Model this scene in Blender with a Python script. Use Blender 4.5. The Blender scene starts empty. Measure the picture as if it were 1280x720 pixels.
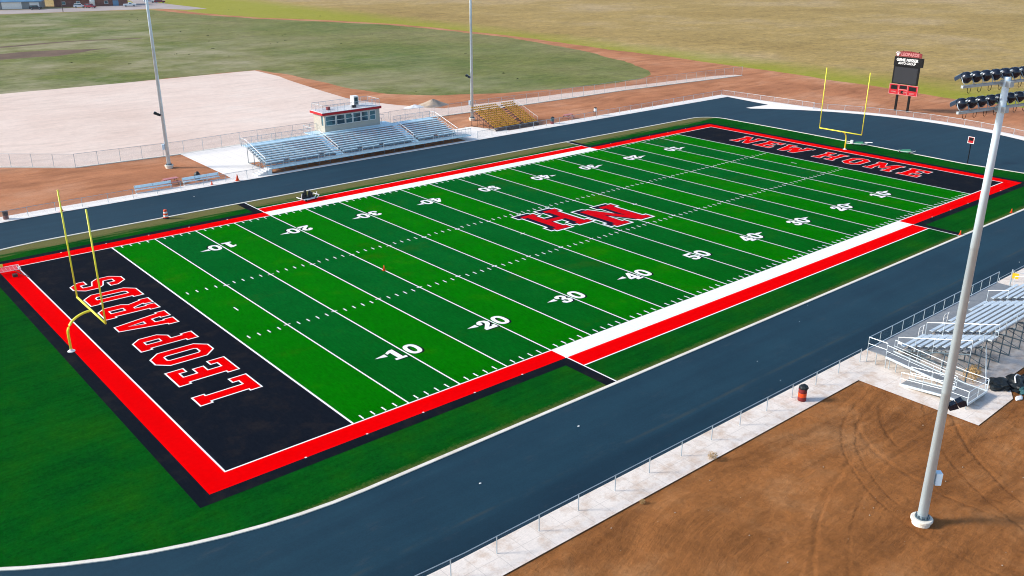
import bpy, bmesh, math, random
from mathutils import Vector, Matrix
from mathutils.geometry import tessellate_polygon
R = random.Random(7)
sc = bpy.context.scene
COL = sc.collection
PI = math.pi
YD = 0.9144
FW = 48.768          # field width
rad = math.radians

# ------------------------------------------------------------------ camera
cam_d = bpy.data.cameras.new('camera')
cam = bpy.data.objects.new('camera', cam_d); COL.objects.link(cam)
cam_d.sensor_width = 36.0
cam_d.lens = 1147.09 / 1280 * 36
cam_d.clip_start = 0.5; cam_d.clip_end = 12000
cam.matrix_world = Matrix(((0.7624236, 0.2331712, -0.6036070, -27.3726),
                           (-0.6470762, 0.2770774, -0.7102961, -48.9471),
                           (0.0016253, 0.9321262, 0.3621298, 31.4006),
                           (0, 0, 0, 1)))
sc.camera = cam

# ------------------------------------------------------------------ world, sun
SUN_EL = rad(27)
SUN_DIR = Vector((-0.80, 0.60, 0)).normalized()      # horizontal direction towards the sun
w = bpy.data.worlds.new('World'); sc.world = w; w.use_nodes = True
nt = w.node_tree
sky = nt.nodes.new('ShaderNodeTexSky'); sky.sky_type = 'NISHITA'; sky.sun_disc = False
sky.sun_elevation = SUN_EL
sky.sun_rotation = math.atan2(SUN_DIR.x, SUN_DIR.y)
sky.altitude = 1000; sky.dust_density = 1.6; sky.air_density = 1.0
bg = nt.nodes['Background']; nt.links.new(sky.outputs[0], bg.inputs[0]); bg.inputs[1].default_value = 0.12
sd = bpy.data.lights.new('sun', 'SUN'); sd.energy = 2.7; sd.angle = rad(11); sd.color = (1.0, 0.93, 0.84)
so = bpy.data.objects.new('sun', sd); COL.objects.link(so)
sv = Vector((SUN_DIR.x * math.cos(SUN_EL), SUN_DIR.y * math.cos(SUN_EL), math.sin(SUN_EL)))
so.rotation_euler = sv.to_track_quat('Z', 'Y').to_euler()
so.location = (0, 0, 120)
sc.view_settings.view_transform = 'Standard'; sc.view_settings.look = 'None'
sc.view_settings.gamma = 1; sc.view_settings.exposure = 1.0

sc.cycles.filter_width = 1.05
# ------------------------------------------------------------------ materials
def newmat(name):
    m = bpy.data.materials.new(name); m.use_nodes = True
    return m, m.node_tree, m.node_tree.nodes['Principled BSDF']
def ramp(nt, fac, stops):
    r = nt.nodes.new('ShaderNodeValToRGB'); el = r.color_ramp.elements
    el[0].position = stops[0][0]; el[0].color = (*stops[0][1], 1)
    el[1].position = stops[-1][0]; el[1].color = (*stops[-1][1], 1)
    for p, c in stops[1:-1]:
        e = el.new(p); e.color = (*c, 1)
    nt.links.new(fac, r.inputs[0]); return r.outputs[0]
def coords(nt, scale=(1, 1, 1), rot=0.0):
    g = nt.nodes.new('ShaderNodeNewGeometry')
    mp = nt.nodes.new('ShaderNodeMapping'); mp.inputs['Scale'].default_value = scale
    mp.inputs['Rotation'].default_value = (0, 0, rot)
    nt.links.new(g.outputs['Position'], mp.inputs[0]); return mp.outputs[0]
def noise(nt, vec, scale, detail=4, rough=0.6):
    n = nt.nodes.new('ShaderNodeTexNoise'); n.inputs['Scale'].default_value = scale
    n.inputs['Detail'].default_value = detail; n.inputs['Roughness'].default_value = rough
    nt.links.new(vec, n.inputs[0]); return n.outputs[0]
def mix(nt, a, b, fac, mode='MIX'):
    m = nt.nodes.new('ShaderNodeMix'); m.data_type = 'RGBA'; m.blend_type = mode
    for v, k in ((a, 6), (b, 7)):
        if isinstance(v, tuple): m.inputs[k].default_value = (*v, 1)
        else: nt.links.new(v, m.inputs[k])
    if isinstance(fac, (int, float)): m.inputs[0].default_value = fac
    else: nt.links.new(fac, m.inputs[0])
    return m.outputs[2]
def mathn(nt, op, a, b=None, clamp=False):
    m = nt.nodes.new('ShaderNodeMath'); m.operation = op; m.use_clamp = clamp
    for i, v in enumerate((a, b)):
        if v is None: continue
        if isinstance(v, (int, float)): m.inputs[i].default_value = v
        else: nt.links.new(v, m.inputs[i])
    return m.outputs[0]
def bump(nt, bs, h, strength, dist):
    b = nt.nodes.new('ShaderNodeBump'); b.inputs['Strength'].default_value = strength
    b.inputs['Distance'].default_value = dist
    nt.links.new(h, b.inputs['Height']); nt.links.new(b.outputs[0], bs.inputs['Normal'])
def vary(name, c, amt=0.12, scale=1.5, rough=0.75, metal=0.0, spec=0.3, bmp=0.0, scale2=None, stretch=(1, 1, 1), coat=0):
    """base colour with two octaves of uneven tone"""
    m, nt, bs = newmat(name)
    v = coords(nt, stretch)
    n = noise(nt, v, scale, 5)
    lo = tuple(max(0, x * (1 - amt)) for x in c); hi = tuple(min(1, x * (1 + amt)) for x in c)
    col = ramp(nt, n, [(0.3, lo), (0.7, hi)])
    if scale2:
        n2 = noise(nt, v, scale2, 3)
        col = mix(nt, col, ramp(nt, n2, [(0.3, tuple([1 - amt] * 3)), (0.7, (1, 1, 1))]), 1.0, 'MULTIPLY')
    nt.links.new(col, bs.inputs['Base Color'])
    bs.inputs['Roughness'].default_value = rough; bs.inputs['Metallic'].default_value = metal
    bs.inputs['Specular IOR Level'].default_value = spec
    if bmp: bump(nt, bs, n, bmp, 0.05)
    return m
M = {}
M['red_turf'] = vary('red_turf', (0.78, 0.0, 0.0006), 0.04, 3, 0.95, spec=0.0, scale2=0.15)
M['white_turf'] = vary('white_turf', (0.82, 0.82, 0.80), 0.04, 3, 0.85, spec=0.0)
def black_turf():
    m, nt, bs = newmat('black_turf')
    v = coords(nt); n = noise(nt, v, 0.45, 9, 0.75); n2 = noise(nt, coords(nt, (1.0, 0.3, 1)), 6, 6, 0.8)
    c = ramp(nt, n2, [(0.3, (0.0028, 0.0048, 0.0095)), (0.7, (0.0070, 0.0100, 0.0165))])
    c = mix(nt, c, (0.030, 0.023, 0.020), ramp(nt, n, [(0.50, (0, 0, 0)), (0.72, (0.60, 0.60, 0.60))]))
    nt.links.new(c, bs.inputs['Base Color']); bs.inputs['Roughness'].default_value = 0.95; bs.inputs['Specular IOR Level'].default_value = 0.02
    bump(nt, bs, n2, 0.5, 0.03)
    return m
M['black_turf'] = black_turf()
M['crimson_turf'] = vary('crimson_turf', (0.60, 0.002, 0.008), 0.1, 2, 0.95, spec=0.0, scale2=6)
M['navy_turf'] = vary('navy_turf', (0.006, 0.006, 0.02), 0.2, 2, 0.9, spec=0.05)

def turf_field():
    m, nt, bs = newmat('striped_green_turf')
    g = nt.nodes.new('ShaderNodeNewGeometry'); sp = nt.nodes.new('ShaderNodeSeparateXYZ')
    nt.links.new(g.outputs['Position'], sp.inputs[0])
    xr = mathn(nt, 'ABSOLUTE', mathn(nt, 'SUBTRACT', sp.outputs[0], 50 * YD))
    k = mathn(nt, 'FLOOR', mathn(nt, 'DIVIDE', xr, 5 * YD))
    odd = mathn(nt, 'MODULO', k, 2.0)
    v = coords(nt); n = noise(nt, v, 0.22, 7, 0.68); n2 = noise(nt, coords(nt, (1.6, 0.45, 1)), 4.5, 7, 0.8)
    light = ramp(nt, n, [(0.25, (0.0006, 0.135, 0.0008)), (0.55, (0.001, 0.155, 0.001)), (0.8, (0.020, 0.165, 0.002))])
    dark = ramp(nt, n, [(0.25, (0.0005, 0.088, 0.009)), (0.6, (0.001, 0.108, 0.014)), (0.8, (0.010, 0.114, 0.010))])
    c = mix(nt, dark, light, odd)
    # near half a purer, deeper green: haze and lighting falloff put into the colour
    near_fac = mathn(nt, 'MULTIPLY', mathn(nt, 'SUBTRACT', 26.0, sp.outputs[1]), 1 / 30, True)
    c = mix(nt, c, mix(nt, c, (0.80, 0.92, 0.35), 1.0, 'MULTIPLY'), near_fac)
    c = mix(nt, c, ramp(nt, n2, [(0.3, (0.64, 0.64, 0.64)), (0.7, (1.30, 1.30, 1.30))]), 1.0, 'MULTIPLY')
    n4 = noise(nt, coords(nt, (0.6, 1, 1)), 0.11, 8, 0.78)
    c = mix(nt, c, (0.045, 0.085, 0.004), ramp(nt, n4, [(0.56, (0, 0, 0)), (0.74, (0.45, 0.45, 0.45))]))
    nt.links.new(c, bs.inputs['Base Color']); bs.inputs['Roughness'].default_value = 0.9
    bs.inputs['Specular IOR Level'].default_value = 0.0
    bump(nt, bs, n2, 0.4, 0.03)
    return m
M['turf'] = turf_field()
def grass_apron():
    m, nt, bs = newmat('apron_grass')
    v = coords(nt); n = noise(nt, v, 0.16, 8, 0.7); n2 = noise(nt, coords(nt, (0.12, 1.6, 1), 0.0), 1.2, 6, 0.7)
    n3 = noise(nt, v, 4.5, 8, 0.85)
    g1 = ramp(nt, n, [(0.3, (0.001, 0.056, 0.007)), (0.5, (0.002, 0.078, 0.006)), (0.72, (0.009, 0.090, 0.004))])
    g2 = ramp(nt, n2, [(0.35, (0.80, 0.82, 0.80)), (0.65, (1.12, 1.12, 1.1))])
    c = mix(nt, g1, g2, 1.0, 'MULTIPLY')
    c = mix(nt, c, ramp(nt, n3, [(0.3, (0.55, 0.55, 0.55)), (0.7, (1.4, 1.4, 1.4))]), 1.0, 'MULTIPLY')
    g = nt.nodes.new('ShaderNodeNewGeometry'); sp = nt.nodes.new('ShaderNodeSeparateXYZ')
    nt.links.new(g.outputs['Position'], sp.inputs[0])
    # dormant, straw coloured grass by the far kerb, thinner by the others
    f = mathn(nt, 'ADD', sp.outputs[1], mathn(nt, 'MULTIPLY', mathn(nt, 'SUBTRACT', n2, 0.5), 5.0))
    f = mathn(nt, 'MULTIPLY', mathn(nt, 'SUBTRACT', f, 53.0), 0.9, True)
    dry = ramp(nt, n3, [(0.3, (0.11, 0.12, 0.035)), (0.6, (0.185, 0.155, 0.065)), (0.8, (0.24, 0.185, 0.11))])
    c = mix(nt, c, dry, mathn(nt, 'MULTIPLY', f, 0.9))
    f2 = mathn(nt, 'ADD', mathn(nt, 'MULTIPLY', sp.outputs[1], -1.0), mathn(nt, 'MULTIPLY', mathn(nt, 'SUBTRACT', n3, 0.5), 2.0))
    f2 = mathn(nt, 'MULTIPLY', mathn(nt, 'SUBTRACT', f2, 6.65), 1.6, True)
    c = mix(nt, c, (0.13, 0.115, 0.035), mathn(nt, 'MULTIPLY', f2, 0.7))
    nt.links.new(c, bs.inputs['Base Color']); bs.inputs['Roughness'].default_value = 0.95
    bs.inputs['Specular IOR Level'].default_value = 0.0
    bump(nt, bs, n3, 0.6, 0.05)
    return m
M['apron'] = grass_apron()
def asphalt():
    m, nt, bs = newmat('fresh_asphalt')
    v = coords(nt); n = noise(nt, v, 0.12, 6, 0.7); n2 = noise(nt, v, 9, 8, 0.85); n3 = noise(nt, coords(nt, (0.06, 1.0, 1)), 0.8, 5)
    c = ramp(nt, n, [(0.3, (0.0070, 0.034, 0.056)), (0.7, (0.011, 0.045, 0.070))])
    c = mix(nt, c, ramp(nt, n3, [(0.35, (0.86, 0.86, 0.88)), (0.7, (1.08, 1.08, 1.05))]), 1.0, 'MULTIPLY')
    c = mix(nt, c, ramp(nt, n2, [(0.35, (0.82, 0.82, 0.82)), (0.7, (1.2, 1.2, 1.2))]), 1.0, 'MULTIPLY')
    g = nt.nodes.new('ShaderNodeNewGeometry'); sp = nt.nodes.new('ShaderNodeSeparateXYZ')
    nt.links.new(g.outputs['Position'], sp.inputs[0])
    yy = mathn(nt, 'ADD', sp.outputs[1], mathn(nt, 'MULTIPLY', mathn(nt, 'SUBTRACT', n3, 0.5), 0.35))
    edge = mathn(nt, 'MULTIPLY', mathn(nt, 'SUBTRACT', -13.9, yy), 2.5, True)
    c = mix(nt, c, mix(nt, c, (0.74, 0.78, 0.82), 1.0, 'MULTIPLY'), edge)
    seam = mathn(nt, 'SUBTRACT', 1.0, mathn(nt, 'MULTIPLY', mathn(nt, 'ABSOLUTE', mathn(nt, 'ADD', yy, 13.75)), 5.0), True)
    c = mix(nt, c, (0.055, 0.056, 0.045), mathn(nt, 'MULTIPLY', seam, ramp(nt, n, [(0.42, (0, 0, 0)), (0.6, (0.6, 0.6, 0.6))])))
    # dusty, faintly brown scuffs
    d = noise(nt, coords(nt, (0.5, 1.6, 1)), 0.5, 6, 0.75)
    c = mix(nt, c, (0.085, 0.080, 0.075), ramp(nt, d, [(0.58, (0, 0, 0)), (0.78, (0.32, 0.32, 0.32))]))
    nt.links.new(c, bs.inputs['Base Color']); bs.inputs['Roughness'].default_value = 0.7
    bs.inputs['Specular IOR Level'].default_value = 0.15
    bump(nt, bs, n2, 0.25, 0.01)
    return m
M['asphalt'] = asphalt()
def concrete(name, base, joint=3.05, dirty=0.5):
    m, nt, bs = newmat(name)
    v = coords(nt); n = noise(nt, v, 0.5, 6, 0.7); n2 = noise(nt, v, 8, 4)
    lo = tuple(x * 0.86 for x in base)
    c = ramp(nt, n, [(0.3, lo), (0.7, base)])
    d = noise(nt, coords(nt, (1, 1, 1)), 0.7, 7, 0.75)
    c = mix(nt, c, (0.50, 0.33, 0.21), ramp(nt, d, [(0.47, (0, 0, 0)), (0.66, (dirty * 1.2,) * 3)]))
    c = mix(nt, c, ramp(nt, n2, [(0.3, (0.92, 0.92, 0.92)), (0.7, (1.03, 1.03, 1.03))]), 1.0, 'MULTIPLY')
    if joint:
        gg = nt.nodes.new('ShaderNodeNewGeometry'); ss = nt.nodes.new('ShaderNodeSeparateXYZ'); nt.links.new(gg.outputs['Position'], ss.inputs[0])
        newer = mathn(nt, 'MAXIMUM', mathn(nt, 'SUBTRACT', ss.outputs[1], 60.0, True), mathn(nt, 'SUBTRACT', ss.outputs[0], 100.0, True))
        c = mix(nt, c, mix(nt, (0.93, 0.90, 0.85), (0.84, 0.78, 0.70), n), mathn(nt, 'MULTIPLY', newer, 0.85))
        g = nt.nodes.new('ShaderNodeNewGeometry'); sp = nt.nodes.new('ShaderNodeSeparateXYZ')
        nt.links.new(g.outputs['Position'], sp.inputs[0])
        fx = mathn(nt, 'FRACT', mathn(nt, 'DIVIDE', sp.outputs[0], joint / 2))
        lx = mathn(nt, 'LESS_THAN', fx, 0.03)
        fy = mathn(nt, 'FRACT', mathn(nt, 'DIVIDE', mathn(nt, 'ADD', sp.outputs[1], 17.55), joint))
        ly = mathn(nt, 'LESS_THAN', fy, 0.016)
        l = mathn(nt, 'MAXIMUM', lx, ly)
        c = mix(nt, c, tuple(x * 0.45 for x in base), mathn(nt, 'MULTIPLY', l, 0.35))
    nt.links.new(c, bs.inputs['Base Color']); bs.inputs['Roughness'].default_value = 0.85
    bs.inputs['Specular IOR Level'].default_value = 0.2
    return m
M['concrete'] = concrete('pale_concrete', (0.84, 0.75, 0.66))
M['kerb'] = concrete('kerb_concrete', (0.80, 0.76, 0.66), 0, 0.2)
def earth(name, stops, s1=0.08, rough_tracks=True, bstr=0.9, trackdir=0.4, fine=3.0, bd=0.25, dd=0.8, rings=(), ta=1.0):
    m, nt, bs = newmat(name)
    v = coords(nt); n = noise(nt, v, s1, 7, 0.68)
    c = ramp(nt, n, stops)
    nf = noise(nt, v, fine, 9, 0.82)
    c = mix(nt, c, ramp(nt, nf, [(0.25, (dd,) * 3), (0.75, (1.22, 1.21, 1.20))]), 1.0, 'MULTIPLY')
    h = nf
    if rough_tracks:
        wv = nt.nodes.new('ShaderNodeVectorMath'); wv.operation = 'ADD'
        wn_ = nt.nodes.new('ShaderNodeTexNoise'); wn_.inputs['Scale'].default_value = 0.045; wn_.inputs['Detail'].default_value = 1
        nt.links.new(v, wn_.inputs[0]); ws = nt.nodes.new('ShaderNodeVectorMath'); ws.operation = 'SCALE'; ws.inputs['Scale'].default_value = 9
        nt.links.new(wn_.outputs['Color'], ws.inputs[0]); nt.links.new(v, wv.inputs[0]); nt.links.new(ws.outputs[0], wv.inputs[1])
        mp = nt.nodes.new('ShaderNodeMapping'); mp.inputs['Scale'].default_value = (0.16, 1.0, 1); mp.inputs['Rotation'].default_value = (0, 0, trackdir)
        nt.links.new(wv.outputs[0], mp.inputs[0])
        t = noise(nt, mp.outputs[0], 0.55, 8, 0.68)
        for (cx, cy, r0, gap, ms) in rings:
            g = nt.nodes.new('ShaderNodeNewGeometry'); vd = nt.nodes.new('ShaderNodeVectorMath'); vd.operation = 'DISTANCE'
            nt.links.new(g.outputs['Position'], vd.inputs[0]); vd.inputs[1].default_value = (cx, cy, 0)
            dd_ = mathn(nt, 'ADD', vd.outputs['Value'], mathn(nt, 'MULTIPLY', mathn(nt, 'SUBTRACT', t, 0.5), 0.5))
            for q in (0, gap):
                ln = mathn(nt, 'SUBTRACT', 1.0, mathn(nt, 'DIVIDE', mathn(nt, 'ABSOLUTE', mathn(nt, 'SUBTRACT', dd_, r0 + q)), 0.16), True)
                ln = mathn(nt, 'MULTIPLY', ln, ramp(nt, noise(nt, v, ms, 2), [(0.47, (0, 0, 0)), (0.6, (1, 1, 1))]))
                ln = mathn(nt, 'MULTIPLY', ln, ramp(nt, noise(nt, v, 5, 3), [(0.3, (0.2, 0.2, 0.2)), (0.6, (1, 1, 1))]))
                c = mix(nt, c, (0.55, 0.52, 0.5), mathn(nt, 'MULTIPLY', ln, 0.30), 'MULTIPLY')
                t = mathn(nt, 'SUBTRACT', t, mathn(nt, 'MULTIPLY', ln, 0.12))
        c = mix(nt, c, ramp(nt, t, [(0.34, (1 - 0.26 * ta, 1 - 0.28 * ta, 1 - 0.3 * ta)), (0.5, (1, 1, 1)), (0.7, (1 + 0.16 * ta, 1 + 0.14 * ta, 1 + 0.12 * ta))]), 1.0, 'MULTIPLY')
        h = mathn(nt, 'ADD', mathn(nt, 'MULTIPLY', nf, 0.6), mathn(nt, 'MULTIPLY', t, 1.4))
    nt.links.new(c, bs.inputs['Base Color']); bs.inputs['Roughness'].default_value = 0.95
    bs.inputs['Specular IOR Level'].default_value = 0.1
    bump(nt, bs, h, bstr, bd)
    return m
M['dirt_near'] = earth('red_brown_dirt', [(0.28, (0.205, 0.078, 0.022)), (0.5, (0.305, 0.120, 0.036)), (0.74, (0.40, 0.195, 0.080))], 0.16, trackdir=-0.12, bd=0.16, fine=2.6, ta=1.15, dd=0.72, rings=((33.5, -30.5, 9.3, 1.7, 0.12), (31, -34, 12.6, 0.9, 0.1), (26, -52, 26.0, 1.8, 0.08), (44, -44, 21.5, 1.8, 0.08), (20, -60, 33.0, 1.9, 0.06)))
M['dirt_far'] = earth('orange_dirt', [(0.3, (0.31, 0.120, 0.055)), (0.5, (0.45, 0.190, 0.090)), (0.72, (0.56, 0.30, 0.18))], 0.05, trackdir=0.05, bd=0.12, rings=((133, 86, 9, 1.9, 0.1), (140, 70, 16, 1.9, 0.1), (120, 40, 38, 1.9, 0.05)))
M['lot'] = earth('pink_caliche', [(0.3, (0.60, 0.455, 0.375)), (0.55, (0.68, 0.55, 0.465)), (0.75, (0.72, 0.62, 0.54))], 0.03, trackdir=0.25, bd=0.03, fine=0.8, dd=0.95, ta=0.35)
M['road'] = earth('dirt_road', [(0.3, (0.30, 0.15, 0.09)), (0.7, (0.42, 0.25, 0.17))], 0.05, trackdir=1.3, bd=0.1)
M['gravel_road'] = earth('pale_gravel', [(0.3, (0.34, 0.29, 0.27)), (0.7, (0.46, 0.40, 0.37))], 0.05, rough_tracks=False, bd=0.05)
def meadow(name, stops, far=False, dead=None, dirx=0.0):
    m, nt, bs = newmat(name)
    v = coords(nt); n = noise(nt, v, 0.013 if far else 0.022, 8, 0.66)
    c = ramp(nt, n, stops)
    n2 = noise(nt, coords(nt, (0.45, 1.0, 1), dirx), 0.13, 10, 0.8)
    c = mix(nt, c, ramp(nt, n2, [(0.3, (0.74, 0.74, 0.74)), (0.7, (1.25, 1.22, 1.15))]), 1.0, 'MULTIPLY')
    n3 = noise(nt, coords(nt, (0.6, 1, 1), dirx), 0.55, 10, 0.86)
    c = mix(nt, c, ramp(nt, n3, [(0.32, (0.5, 0.5, 0.48)), (0.5, (1, 1, 1)), (0.7, (1.5, 1.45, 1.3))]), 1.0, 'MULTIPLY')
    if dead:
        d = noise(nt, coords(nt, (1, 1, 1)), 0.035, 8, 0.72)
        dmask = mathn(nt, 'MULTIPLY', ramp(nt, d, [(0.42, (0, 0, 0)), (0.62, (0.85, 0.85, 0.85))]), ramp(nt, n2, [(0.35, (0.25, 0.25, 0.25)), (0.6, (1, 1, 1))]))
        g0 = nt.nodes.new('ShaderNodeNewGeometry'); s0_ = nt.nodes.new('ShaderNodeSeparateXYZ'); nt.links.new(g0.outputs['Position'], s0_.inputs[0])
        dmask = mathn(nt, 'MULTIPLY', dmask, mathn(nt, 'ADD', 0.25, mathn(nt, 'MULTIPLY', mathn(nt, 'SUBTRACT', 120.0, s0_.outputs[0]), 1 / 55.0, True)))
        c = mix(nt, c, dead, dmask)
    if far:
        # a greener belt of weeds along the dirt road, at x about 165-190
        g = nt.nodes.new('ShaderNodeNewGeometry'); sp = nt.nodes.new('ShaderNodeSeparateXYZ')
        nt.links.new(g.outputs['Position'], sp.inputs[0])
        f = mathn(nt, 'ADD', sp.outputs[0], mathn(nt, 'MULTIPLY', mathn(nt, 'SUBTRACT', n2, 0.5), 30.0))
        f = mathn(nt, 'SUBTRACT', 1.0, mathn(nt, 'MULTIPLY', mathn(nt, 'SUBTRACT', f, 168.0), 1 / 20.0, True))
        gr = mix(nt, (0.15, 0.18, 0.006), (0.42, 0.40, 0.04), n3)
        f = mathn(nt, 'MULTIPLY', f, mathn(nt, 'MULTIPLY', mathn(nt, 'SUBTRACT', sp.outputs[0], 122.0), 0.1, True))
        c = mix(nt, c, gr, mathn(nt, 'MULTIPLY', f, 0.85))
    nt.links.new(c, bs.inputs['Base Color']); bs.inputs['Roughness'].default_value = 0.95
    bs.inputs['Specular IOR Level'].default_value = 0.08
    bump(nt, bs, n3, 0.7, 0.3)
    return m
M['pasture'] = meadow('patchy_pasture', [(0.3, (0.095, 0.145, 0.030)), (0.5, (0.165, 0.180, 0.052)), (0.7, (0.23, 0.205, 0.088))], dead=(0.36, 0.32, 0.20))
M['farm'] = meadow('stubble_field', [(0.3, (0.30, 0.205, 0.070)), (0.5, (0.38, 0.27, 0.10)), (0.7, (0.44, 0.33, 0.19))], far=True, dirx=0.5)

M['trail'] = earth('dark_trail_earth', [(0.3, (0.10, 0.07, 0.05)), (0.7, (0.20, 0.13, 0.09))], 0.1, rough_tracks=False, bd=0.05)
M['galv'] = vary('galvanised_steel', (0.40, 0.47, 0.51), 0.12, 1.5, 0.5, 0.3, 0.5)
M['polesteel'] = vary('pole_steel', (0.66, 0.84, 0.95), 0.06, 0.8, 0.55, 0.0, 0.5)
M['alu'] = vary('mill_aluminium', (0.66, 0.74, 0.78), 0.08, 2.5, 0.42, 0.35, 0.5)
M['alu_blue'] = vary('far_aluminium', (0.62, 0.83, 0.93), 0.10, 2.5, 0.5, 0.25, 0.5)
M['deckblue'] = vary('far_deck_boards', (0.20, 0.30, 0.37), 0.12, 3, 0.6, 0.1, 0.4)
M['frame'] = vary('dark_shaded_steel', (0.10, 0.145, 0.175), 0.15, 2, 0.55, 0.2, 0.4)  # galvanised steel with the shade under the stands in its colour; also pole base ring
M['deck'] = vary('ribbed_aluminium_deck', (0.26, 0.27, 0.275), 0.10, 3, 0.6, 0.2, 0.4)
M['white'] = vary('white_paint', (0.78, 0.78, 0.76), 0.05, 2, 0.5)
M['black'] = vary('black_paint', (0.004, 0.004, 0.005), 0.3, 2, 0.6, spec=0.15)
M['lampblack'] = vary('lamp_housing', (0.010, 0.016, 0.030), 0.3, 6, 0.25, 0.3, 0.6)
M['yellow'] = vary('goal_yellow', (0.88, 0.82, 0.06), 0.06, 2, 0.4, spec=0.4)
M['gold'] = vary('gold_seat', (0.58, 0.28, 0.018), 0.2, 2.5, 0.55)
M['rust'] = vary('dark_frame', (0.05, 0.035, 0.03), 0.4, 3, 0.8)
M['cream'] = vary('cream_wall', (0.43, 0.405, 0.345), 0.06, 1, 0.8, scale2=5)
M['beige'] = M['cream']
M['redtrim'] = vary('red_trim', (0.42, 0.003, 0.012), 0.08, 2, 0.5)
M['roofwhite'] = vary('roof_membrane', (0.66, 0.66, 0.66), 0.08, 1, 0.7)
M['screen'] = vary('dark_screen', (0.013, 0.015, 0.021), 0.1, 0.7, 0.5)
M['orange'] = vary('orange_plastic', (0.75, 0.07, 0.008), 0.08, 3, 0.5)
M['maroon'] = vary('maroon_plastic', (0.20, 0.02, 0.02), 0.2, 3, 0.6)
M['brownpl'] = vary('brown_plastic', (0.15, 0.06, 0.045), 0.25, 3, 0.6)
M['pink'] = vary('faded_pink', (0.52, 0.20, 0.20), 0.15, 3, 0.6)
M['tarp'] = vary('dark_tarpaulin', (0.012, 0.018, 0.022), 0.5, 2.5, 0.5, scale2=8)
M['teal'] = vary('teal_fabric', (0.03, 0.10, 0.11), 0.3, 4, 0.6)
M['greenpl'] = vary('green_plastic', (0.04, 0.24, 0.13), 0.2, 4, 0.6)
M['sand'] = vary('grey_sand', (0.40, 0.32, 0.24), 0.12, 1.5, 0.95, bmp=0.4)
M['straw'] = vary('dry_weed', (0.40, 0.26, 0.11), 0.3, 6, 0.95)
M['signyel'] = vary('yellow_sign', (0.80, 0.45, 0.02), 0.05, 3, 0.5)
M['brick'] = vary('red_brown_brick', (0.24, 0.11, 0.085), 0.2, 0.6, 0.9, scale2=4)
M['bluemetal'] = vary('blue_metal_roof', (0.13, 0.26, 0.40), 0.1, 0.5, 0.5)
M['barnwall'] = vary('grey_metal_wall', (0.22, 0.24, 0.25), 0.12, 0.5, 0.6)
M['shingle'] = vary('grey_shingle', (0.28, 0.26, 0.25), 0.15, 1, 0.9)
M['timber'] = vary('weathered_timber', (0.12, 0.10, 0.085), 0.2, 1, 0.9)
M['carwhite'] = vary('white_car_paint', (0.74, 0.78, 0.80), 0.03, 1, 0.25, spec=0.6)
M['cardark'] = vary('dark_car_paint', (0.02, 0.025, 0.04), 0.2, 1, 0.25, spec=0.6)
M['carred'] = vary('red_car_paint', (0.22, 0.012, 0.03), 0.1, 1, 0.25, spec=0.6)
M['tyre'] = vary('tyre_rubber', (0.015, 0.015, 0.015), 0.3, 3, 0.9)
def glass():
    m, nt, bs = newmat('tinted_glass')
    n = noise(nt, coords(nt), 0.7, 2)
    c = ramp(nt, n, [(0.4, (0.015, 0.05, 0.075)), (0.6, (0.07, 0.19, 0.22))])
    nt.links.new(c, bs.inputs['Base Color'])
    bs.inputs['Roughness'].default_value = 0.08; bs.inputs['Specular IOR Level'].default_value = 0.8
    return m
M['glass'] = glass()
def chainlink(name, cover, col):
    m, nt, bs = newmat(name)
    tc = nt.nodes.new('ShaderNodeUVMap'); sp = nt.nodes.new('ShaderNodeSeparateXYZ')
    nt.links.new(tc.outputs[0], sp.inputs[0])
    a = mathn(nt, 'FRACT', mathn(nt, 'DIVIDE', mathn(nt, 'ADD', sp.outputs[0], sp.outputs[1]), 0.11))
    b = mathn(nt, 'FRACT', mathn(nt, 'DIVIDE', mathn(nt, 'SUBTRACT', sp.outputs[0], sp.outputs[1]), 0.11))
    wire = mathn(nt, 'MAXIMUM', mathn(nt, 'LESS_THAN', a, cover), mathn(nt, 'LESS_THAN', b, cover))
    bs.inputs['Base Color'].default_value = (*col, 1); bs.inputs['Roughness'].default_value = 0.6
    tr = nt.nodes.new('ShaderNodeBsdfTransparent'); mx = nt.nodes.new('ShaderNodeMixShader')
    nt.links.new(wire, mx.inputs[0]); nt.links.new(tr.outputs[0], mx.inputs[1]); nt.links.new(bs.outputs[0], mx.inputs[2])
    nt.links.new(mx.outputs[0], nt.nodes['Material Output'].inputs[0])
    return m
M['mesh'] = chainlink('chain_link_mesh', 0.025, (0.30, 0.31, 0.33))
M['meshfar'] = chainlink('chain_link_mesh_fine', 0.085, (0.36, 0.31, 0.33))

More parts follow.
